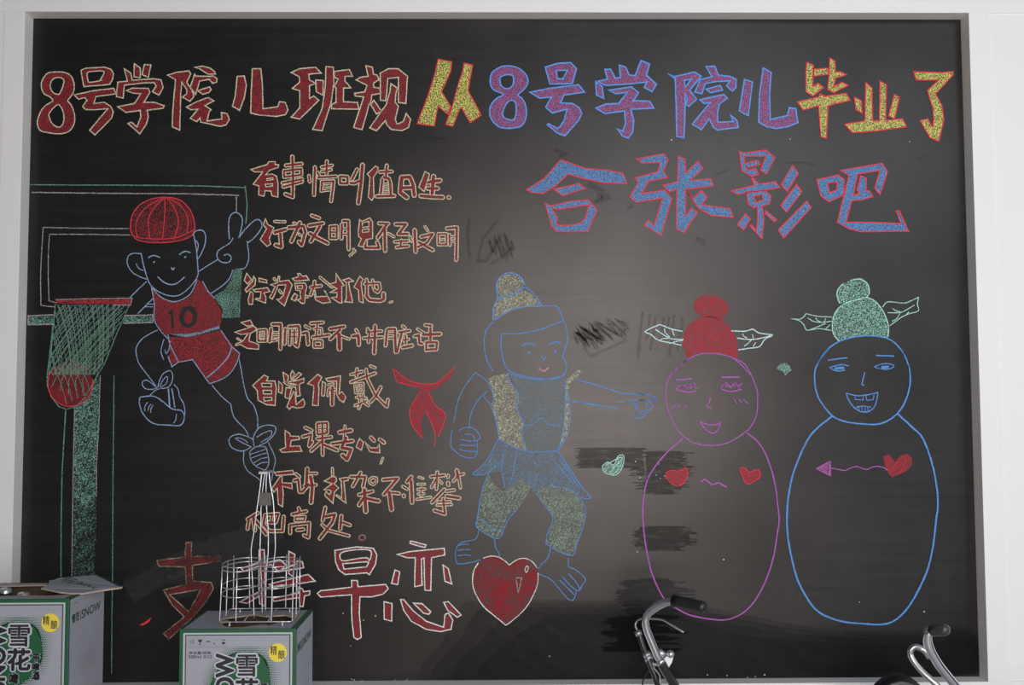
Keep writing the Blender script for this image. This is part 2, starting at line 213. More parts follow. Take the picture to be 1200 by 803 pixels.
# ------------------------------------------------------------------ what is written and drawn on the board
# @ x y s : origin and scale of the points that follow; C : a character or figure, its style and name; P/Q : filled outline (straight/rounded);
# H : a gap in it; S w : a thick stroke; L w / A w : a line (straight/rounded)
DRAW = r'''
@ 30 60 8
C rc
Q 210,205 280,195 370,200 430,240 455,310 450,380 420,430 395,465 430,510 455,580 460,660 435,720 390,760 320,775 220,765 140,745 115,700 112,650 135,580 175,520 225,485 255,465 230,430 175,400 150,350 150,290 175,240
H 310,245 355,265 355,310 325,390 300,405 260,390 235,350 235,300 260,260
H 305,500 340,540 358,600 355,670 330,705 300,712 250,680 225,630 218,590 250,545
C rc
P 520,180 560,160 650,155 740,150 800,170 825,210 815,260 790,310 700,320 545,332
H 578,205 620,190 735,190 700,270 710,275 600,292 585,270
P 455,410 640,370 825,348 848,400 660,425 640,490 740,480 800,520 822,570 805,630 650,785 600,742 770,540 640,550 560,545 535,520 575,460 555,435 495,450
C rc
P 925,165 985,205 1000,272 1100,265 1200,258 1270,270 1290,340 1250,412 1190,380 1225,325 1205,295 1080,300 925,320 915,440 850,425 865,290 955,282
P 1020,118 1075,160 1075,250 1015,240
P 1115,125 1175,130 1150,245 1092,220
P 945,370 1000,345 1150,350 1165,385 1110,480 1210,480 1300,512 1290,535 1140,555 1150,620 1130,690 1070,775 1010,720 960,680 990,665 1045,710 1080,620 1075,555 940,575 860,520 1020,490 1080,400 1010,395
@ 180 60 8
C rc
P 130,225 210,200 330,185 350,210 310,290 350,350 375,400 375,430 340,470 270,430 310,400 310,360 265,290 255,400 250,570 245,740 175,710 180,550 205,265
P 385,150 460,140 530,160 570,190 580,215 510,215 430,165
P 385,215 400,235 565,235 595,260 590,290 555,300 520,265 430,280 395,405 345,335
P 415,370 525,335 540,360 520,385 460,405
P 310,525 400,475 510,435 565,465 480,510 540,548 520,570 500,655 640,635 635,575 690,585 710,640 680,690 630,705 440,665 435,625 405,662 345,630 415,545 350,550
C rc
P 785,235 850,232 870,320 850,440 805,555 738,515 765,420
P 925,165 1005,165 1020,300 1025,540 1165,520 1180,475 1235,480 1260,550 1235,595 1150,612 1000,600 910,580 915,400
@ 330 60 8
C rc
P 90,200 170,165 320,150 370,205 255,215 260,270 320,300 262,325 262,445 300,420 350,460 170,635 90,620 170,530 170,370 100,350 170,290 165,240
P 320,270 390,275 390,415 325,380
P 492,190 635,172 665,235 595,235 595,280 650,345 580,345 580,475 710,480 725,545 470,540 465,500 510,480 510,345 495,330 530,260 495,245
P 415,145 485,150 490,300 465,480 380,745 290,735 380,540 410,330
C rc
P 790,135 850,150 860,215 895,225 915,265 860,300 865,340 920,345 930,395 845,410 840,470 820,500 755,735 675,715 770,430 690,420 685,395 780,380 800,320 700,270 740,245 810,235
P 865,460 935,560 890,590 835,500
P 925,205 1000,165 1095,165 1180,235 1165,490 1095,480 1095,245 995,255 985,400 975,465 925,460
P 1025,305 1085,345 1070,400 1065,480 1095,515 1065,640 1085,685 1140,660 1168,585 1210,640 1190,715 1130,745 1030,735 985,690 975,650 890,745 825,720 980,500 1015,380
@ 480 60 8
C yr
P 270,75 395,100 385,190 300,380 385,520 360,590 265,515 230,700 70,680 180,400 240,200
P 512,112 590,130 548,370 672,600 570,670 490,535 470,540 405,705 340,685 400,520 460,300 500,180
C pb
Q 850,150 920,138 1000,150 1070,195 1108,260 1100,320 1060,370 1015,410 1060,450 1090,520 1095,590 1080,660 1040,705 950,722 860,718 800,680 760,620 750,560 765,500 820,440 880,405 800,370 765,330 755,270 775,200
H 855,240 920,220 965,230 975,280 960,330 910,352 865,330 848,285
H 910,490 950,460 990,480 1000,550 985,630 950,645 890,625 872,590 885,540
@ 610 60 8
C pb
P 232,150 340,115 470,108 525,165 485,305 275,308
H 335,182 440,178 395,262 345,258
P 85,385 260,350 545,315 600,385 405,412 375,485 490,490 550,530 575,580 545,650 415,795 340,765 250,690 265,680 345,722 365,715 410,650 435,545 300,580 235,525 290,430 180,442
C pb
P 790,170 845,170 890,255 935,245 925,130 985,150 1020,225 1075,228 1130,88 1210,120 1180,225 1276,310 1232,380 1160,340 1185,288 1000,310 795,320 725,280 815,262
P 705,285 765,330 782,445 712,410
P 825,365 1040,335 1108,390 1055,465 1210,468 1250,535 1035,545 1062,650 1050,760 1010,815 960,800 905,730 960,750 985,680 975,560 795,585 705,535 800,495 920,490 1000,385 895,400
@ 760 60 8
C pb
P 180,210 240,240 430,195 495,235 385,365 452,450 375,518 350,498 365,450 345,400 340,600 332,812 264,800 258,500 250,260
H 335,275 400,262 345,340
P 540,145 620,140 655,225 760,235 820,265 820,340 785,375 730,325 765,280 640,283 530,305 500,400 435,385 485,265 595,240
P 540,355 670,320 695,365 580,390
P 480,455 705,405 740,440 665,495 645,580 650,665 795,660 765,595 830,650 840,715 645,740 605,710 570,635 495,735 410,685 575,485 520,490
C pb
P 900,265 975,290 935,605 850,560
P 1075,155 1150,200 1135,400 1140,640 1300,605 1320,530 1380,540 1400,670 1300,710 1200,725 1110,710 1032,665 1040,400
@ 860 60 8
C yr
P 685,105 745,130 740,330 790,300 840,340 740,420 675,380 675,200
P 750,168 885,160 885,215 750,235
P 900,65 950,95 950,195 1005,195 1055,220 955,250 935,330 1015,292 1070,320 935,390 880,360 895,200
P 595,475 800,430 810,400 850,425 1050,395 1090,460 885,510 866,818 815,800 795,510 650,550
@ 980 70 8
C yr
P 170,350 235,385 242,500 185,470
P 275,215 335,265 340,575 405,572 410,200 470,235 462,570 620,555 660,628 400,665 150,685 80,605 270,575
P 545,325 592,350 545,552 492,525
C yr
P 725,115 1000,120 1095,110 1095,140 930,320 990,430 1010,560 960,765 880,730 785,570 860,555 905,640 915,560 905,450 855,290 965,190 750,190
@ 610 170 7.3
C br
P 50,380 200,290 345,125 450,165 560,200 740,215 875,242 912,330 720,325 550,290 405,250 300,350 190,415 100,408
P 285,378 500,330 555,372 360,435
P 210,500 260,520 430,480 580,470 655,555 575,740 430,742 310,740 265,690
H 270,545 340,550 570,515 575,545 520,665 320,685 315,620
@ 735 170 7.3
C br
P 78,118 315,75 350,125 310,228 345,280 185,310 120,415 320,385 380,460 290,775 145,685 180,645 230,690 300,455 75,490 22,445 95,320 65,282 265,228 280,150 120,155
P 435,98 495,120 500,240 605,140 648,200 540,302 712,290 740,350 500,380 500,610 550,540 600,580 485,750 420,720 425,380 360,400 305,345 430,315
P 500,385 560,460 635,390 685,445 635,510 880,545 908,618 720,605 610,540
@ 840 170 6.98
C br
P 185,55 220,65 400,42 475,100 405,240 360,205 400,90 225,92 228,150 335,125 355,160 240,185 250,205 320,195 340,240 285,258 205,212
P 285,275 300,272 345,320 480,300 515,350 165,402 115,375 310,330
P 245,385 400,375 445,420 430,480 370,500 385,600 370,770 270,660 285,655 325,700 335,600 330,500 305,515 255,480
H 300,420 370,405 380,450 320,470
P 235,562 275,605 220,695 168,652
P 400,535 490,610 470,628 395,560
P 620,168 668,230 575,380 525,325
P 652,322 695,380 570,548 522,495
P 735,458 772,510 545,762 502,695
@ 940 175 7.3
C br
P 125,260 310,220 360,260 355,390 230,450 160,400
H 215,290 300,280 295,350 235,370
P 325,182 685,120 730,195 665,385 620,335 665,182 475,212 435,400 490,375 470,350 500,225 550,250 545,355 575,355 605,405 500,435 425,440 375,625 600,625 845,635 805,530 830,525 910,700 500,705 400,680 300,625 400,225
@ 285 175 10
C rs
P 90,235 280,180 300,145 375,145 375,180 415,180 410,215 310,245 265,300 340,290 390,315 410,400 408,560 335,545 325,490 255,485 245,550 180,535 185,430 115,410 230,265 130,265
H 275,345 345,335 350,355 280,365
H 260,410 340,405 345,430 265,440
C rs
S 32 575,85 585,300 580,560 495,525
S 30 500,190 685,170
S 28 480,250 480,320
S 28 480,255 680,230 680,300 480,325
S 28 460,395 690,350
S 28 470,440 690,380
C rs
S 30 840,210 830,535
S 26 770,310 780,380
S 26 870,270 890,310
S 28 980,140 975,290
S 26 920,210 1040,190
S 24 920,260 1030,240
S 28 880,330 1090,318
S 26 925,380 915,490
S 28 920,380 1060,375 1030,610
S 18 950,430 1020,430
S 20 935,485 1015,475
@ 395 180 8.571
C rs
S 26 30,230 30,300
S 26 30,230 105,235 105,300 30,300
S 26 200,160 150,260
S 28 135,295 170,300 240,270
S 34 255,115 240,300 215,495
C rs
P 385,125 415,140 400,190 365,240 370,440 350,470 315,440 330,240 305,205
S 26 500,120 490,230
S 24 430,185 550,180
S 26 455,260 440,400
S 28 470,240 520,250 535,300 540,410
S 14 470,310 510,305
S 14 470,348 510,343
S 14 470,385 510,380
S 28 400,430 575,425
C rs
S 40 650,240 635,390 700,440
S 36 650,240 730,235 765,320 775,420
S 34 660,345 760,340
C rs
P 885,180 930,205 875,380 820,340
S 38 970,230 955,400
S 34 900,290 1035,270
S 32 910,350 1010,350
S 34 840,425 950,435 1060,440
C rs
S 28 1120,440 1127,442
@ 295 245 9.23
C rs
P 150,105 175,170 240,200 190,320 205,380 165,405 90,330 160,215 125,170
S 18 250,135 360,138
S 34 250,255 365,222
S 34 310,270 320,410 260,390
C rs
S 18 455,150 475,162
S 32 400,200 560,185 580,250 540,390 510,355
S 34 520,150 430,350
S 16 510,270 530,288
C rs
S 26 650,70 730,100
S 32 620,180 770,155
S 34 735,190 640,350
S 34 630,265 700,310 820,370
C rs
S 26 850,190 850,310
S 26 850,190 920,185 920,315 850,315
S 22 855,250 915,250
S 28 975,165 970,320
S 28 990,130 1045,130 1048,435
S 18 985,215 1035,215
S 18 985,272 1035,272
C rs
S 14 1100,435 1118,455 1062,505
@ 415 245 9.23
C rs
P 60,115 85,135 170,95 200,140 200,320 130,330 95,410 45,400 80,320 50,300 45,240
H 90,150 160,135 160,190 90,200
H 90,225 160,215 160,245 90,255
S 30 125,345 120,420 270,420 250,360
C rs
S 28 270,155 370,160
S 32 345,180 255,310
S 34 330,220 335,450
S 18 370,265 430,300
C rs
S 32 450,165 560,165 480,270 580,270
S 24 440,355 585,345
S 26 510,340 500,405
S 26 460,415 585,400
C rs
S 18 605,300 620,350
S 34 655,230 665,460
S 14 765,190 800,240
S 28 725,300 850,270 790,365 690,410
S 30 700,360 850,445
C rs
S 22 910,270 910,385
S 22 910,270 1000,270 1000,385 910,385
S 14 935,330 975,330
S 24 1030,280 1035,390
S 30 1005,210 1110,200 1105,550
S 16 1045,300 1090,300
S 16 1045,350 1090,345
@ 280 310 12
C rs
P 110,125 180,215 120,275 75,225
P 205,165 235,210 225,290 105,390 85,350 190,240
P 160,380 200,395 195,560 140,560 130,500
P 280,190 390,220 395,260 285,240
P 195,355 400,325 435,380 350,400 380,460 375,545 230,490 240,475 300,480 310,385 230,385
C rs
S 22 495,200 510,218
P 440,285 540,255 555,165 575,170 570,240 700,220 750,285 640,585 530,490 570,490 620,440 660,290 550,290 520,380 470,490 430,465 510,310
S 22 572,365 595,400
C rs
P 750,200 840,170 825,130 860,125 890,165 950,160 985,220 790,235
P 785,265 930,260 955,310 945,360 935,380 925,550 880,545 820,500 870,480 860,370 800,360
H 820,300 895,300 890,340 825,335
P 780,410 825,435 790,515 735,485
S 22 940,445 965,458
S 32 1065,240 1060,300 1010,430
S 32 1010,320 1155,300
P 1045,380 1070,370 1085,455 1220,450 1245,440 1195,370 1215,380 1290,530 1180,545 1080,500
@ 370 310 12
C rs
L 22 60,180 230,320
P 285,125 350,230 400,295 365,310 370,540 330,540 220,470 300,460 295,395 200,395 295,340 185,275 285,250
P 380,220 470,190 530,235 460,250 520,535 410,525 430,480 430,250
C rs
P 620,165 665,210 640,260 670,540 610,520 600,360 535,320
S 34 715,215 720,440
S 32 690,275 890,265 905,340 870,390 825,355
S 24 800,220 812,330
S 44 710,440 760,500 900,510 955,490 955,410
S 12 1040,535 1075,522
@ 270 365 9.23
C rs
P 115,120 215,95 245,150 180,160
P 50,225 250,160 280,180 275,205 215,240 200,320 310,360 305,410 180,400 110,360 60,370 60,350 120,330 65,295 75,285 135,320 190,240 110,250
C rs
S 22 300,205 300,315
S 22 300,205 385,200 385,320 300,320
S 14 325,245 365,245
S 14 325,283 365,283
S 30 440,190 425,325
S 30 455,140 545,140 540,405
S 18 470,230 510,230
S 18 460,275 510,275
S 18 450,318 500,310
C rs
S 28 595,190 585,350
S 28 635,165 740,160 745,260 725,380 690,350
S 26 645,200 640,360
S 22 692,200 690,330
S 18 640,230 720,225
S 18 640,275 720,270
C rs
S 22 810,160 860,185
S 32 780,240 830,230 840,355
S 26 870,130 1000,120
S 22 940,130 930,260
S 18 905,190 985,185 990,260
S 26 890,280 1070,255
S 22 905,320 905,385
S 22 905,320 990,320 990,385 905,385
C rs
S 32 1080,190 1230,165
S 32 1185,200 1080,300
S 44 1175,250 1180,405
S 18 1190,265 1284,300
@ 395 365 9.23
C rs
S 22 205,200 225,230
S 34 170,270 230,260 235,360
S 24 330,190 350,230 340,335
S 24 285,290 490,280
S 22 325,225 480,212
S 34 412,160 402,450
C rs
S 28 540,200 525,370
S 30 555,192 625,190 635,440
S 20 560,240 610,240
S 20 560,290 610,290
S 22 710,160 735,180
S 26 670,225 785,210
S 28 700,230 650,440
S 24 740,260 740,350
S 22 720,312 770,302
S 30 710,390 810,370
C rs
S 18 870,190 940,235
S 30 840,270 885,260 890,345 920,350
S 26 955,148 1020,155
S 30 1010,180 1010,310
S 34 930,252 1115,245
S 28 965,335 965,420
S 28 965,335 1080,335 1075,410 965,415
@ 290 425 13.333
C rs
P 80,360 260,195 325,225 295,285 430,290 450,400 430,670 300,660 165,590 155,440
H 220,325 375,325 375,380 230,380
H 245,435 375,435 375,490 250,490
H 255,545 380,545 380,590 260,600
C rs
P 490,295 550,350 540,485 485,460
P 555,150 640,210 630,300 575,300
P 700,125 740,180 680,270 675,180
P 800,155 845,185 750,270 700,270
P 560,310 780,280 885,245 880,310 790,345 640,320 630,360
P 660,350 810,345 825,520 770,530 750,385 650,380
P 600,390 690,405 650,570 585,545
P 720,450 745,470 760,660 870,565 900,640 870,700 780,715 690,690 655,730 615,690
@ 360 425 12
C rs
P 5,295 150,165 205,205 155,300 165,360 155,605 75,600 95,330
P 215,265 260,290 240,470 200,470
P 260,225 470,185 450,440 490,410 545,490 510,560 450,520 410,440 415,260 290,265
S 22 300,315 365,300
S 24 305,370 290,465
S 22 300,390 395,380
S 44 355,350 350,590
C rs
S 24 890,48 955,75
S 28 615,170 770,125
S 30 700,90 690,195
S 32 615,275 955,150
S 32 830,100 840,220 960,460 1120,620 1135,520
S 32 1035,345 970,470 890,555
S 20 670,310 680,425
S 20 670,305 785,290 785,420 685,425
S 12 690,365 780,350
S 12 725,320 735,415
S 22 690,490 830,500
S 22 725,450 740,550
S 22 785,450 790,540
S 24 670,605 840,535
S 26 760,560 725,645
S 26 800,560 860,605
@ 325 490 8.571
C rs
P 75,125 125,155 130,180 215,185 225,215 140,225 130,285 225,280 245,335 50,345 25,320 85,295
C rs
S 22 280,95 345,125
S 26 258,188 340,165 320,280 350,240
S 24 400,60 405,165
S 24 405,55 500,50 500,150 415,165
S 14 420,108 490,105
S 24 452,60 455,370
S 24 400,210 540,190
S 26 440,240 340,330
S 28 470,270 600,325
C rs
S 16 680,80 672,200
S 34 625,145 740,125
S 28 550,260 755,230
S 34 690,200 645,300 740,315 700,415 655,375
C rs
P 825,205 865,245 845,325 790,290
P 880,240 940,300 1000,300 1025,265 1030,350 930,340
S 26 940,195 970,228
S 26 1030,215 1072,248
C rs
S 10 1060,402 1040,455
@ 310 540 10
C rs
P 115,135 330,115 345,160 140,175
P 185,185 210,190 205,260 320,265 325,330 210,300 220,400 210,540 160,510 150,320 110,370 85,325
C rs
S 24 370,155 410,190
S 32 350,235 395,220 410,365 445,365 515,280
S 38 500,95 490,290
S 24 520,150 610,150
S 30 470,295 600,285
S 40 540,190 560,300 545,490
C rs
S 18 795,90 800,200
P 700,240 790,185 835,190 845,240 815,270 870,320 820,370 800,500 705,410 720,360 760,400 780,370 770,345 695,340 790,270
P 875,210 980,195 980,230 930,240 955,500 835,410 850,400 905,440 900,240
C rs
S 30 1010,190 1180,190 1155,305
S 30 1125,140 1035,300
@ 425 540 9.6
S 18 75,215 110,190 155,195 155,240 120,270 82,250 75,215
S 30 -40,385 110,345
S 44 20,330 35,570
S 36 40,425 180,455
S 34 10,420 -40,500
C rs
S 30 230,215 395,200
S 32 385,210 240,380
S 42 300,360 325,550
S 26 330,360 410,370
C rs
S 22 450,290 500,320
S 32 460,393 464,402
S 34 545,185 500,240
S 36 545,230 555,470
S 12 630,185 680,200
S 14 620,265 700,265
S 20 620,325 700,320
S 16 625,375 690,370
S 18 660,310 655,400
S 18 610,435 765,412
C rs
S 26 765,180 920,165
S 26 840,130 830,320
S 24 825,210 775,300
S 18 860,220 890,255
S 22 965,165 960,190
S 30 960,250 965,275
S 34 1060,110 1075,200
S 22 1020,230 1080,160 1135,150
S 20 1085,200 1100,305
S 24 940,345 1030,330
S 30 920,325 780,470
S 34 945,400 1085,422
S 20 845,465 985,462
S 18 835,500 1000,495
S 28 905,430 925,600 805,560
@ 285 590 8
C rs
S 24 40,150 140,90
S 24 55,140 40,240
S 26 95,130 110,255
S 26 120,165 215,290
S 24 205,110 190,200 250,260 370,260 380,125
S 24 210,110 330,100 305,180 230,180
S 18 268,115 260,175
C rs
S 22 520,45 530,80
S 24 460,105 590,75
S 18 490,130 490,165
S 18 490,130 580,125 570,160 490,165
S 24 440,280 440,205 620,185 610,320 570,300
S 24 505,250 565,245
C rs
S 24 770,40 745,160
S 28 760,125 860,105 835,180 720,330
S 20 740,200 800,255 990,305
S 26 920,120 910,240
S 24 930,180 1000,205
C pp
S 7 1085,325 1095,302 1115,296 1138,303 1146,322 1135,342 1112,348 1092,340 1085,325
@ 160 620 5.714
C rd
P 330,90 370,90 365,185 560,180 565,215 375,245 375,350 500,358 515,400 470,480 390,580 215,740 180,700 320,590 240,510 180,410 335,370 325,255 150,250 135,210 325,190
H 220,440 430,405 350,555 290,500
C rm
P 700,265 820,225 820,140 855,140 858,230 960,205 1000,240 955,290 900,240 860,250 860,520 825,500 820,450 740,500 690,490 820,420 820,250 720,285
P 1020,150 1060,170 1050,320 1020,300
P 1075,215 1110,220 1120,260 930,290 1060,240
P 890,370 1150,305 1195,350 1000,380 910,390
P 905,465 1085,430 1080,390 1110,400 1120,420 1160,415 1160,440 1125,450 1115,520 1095,520 1090,460 920,485
@ 360 630 6.316
C rm
P 205,95 370,70 490,80 515,130 505,200 460,275 440,262 280,275 235,240 210,180
H 250,115 360,92 470,98 462,170 440,150 360,158 258,172
H 262,195 440,180 455,185 440,218 272,235
P 328,318 372,320 375,365 580,348 600,380 560,420 480,440 390,440 385,560 400,740 370,755 345,740 330,600 328,425 100,442 75,415 100,395 330,368
C rm
P 765,25 880,55 870,75 760,45
P 665,125 760,105 1015,80 1018,130 920,150 915,395 870,390 865,150 845,160 850,355 795,365 800,150 740,150
P 650,240 685,255 670,350 625,340
P 1005,205 1045,230 1070,345 1020,325
P 568,475 628,490 625,620 570,605
P 690,460 715,460 780,540 880,620 1010,665 1020,570 1045,560 1078,610 1065,680 990,697 880,680 770,620 715,540
P 785,485 850,490 915,550 900,570 860,560
P 1010,480 1045,475 1140,575 1110,590 1040,540
'''
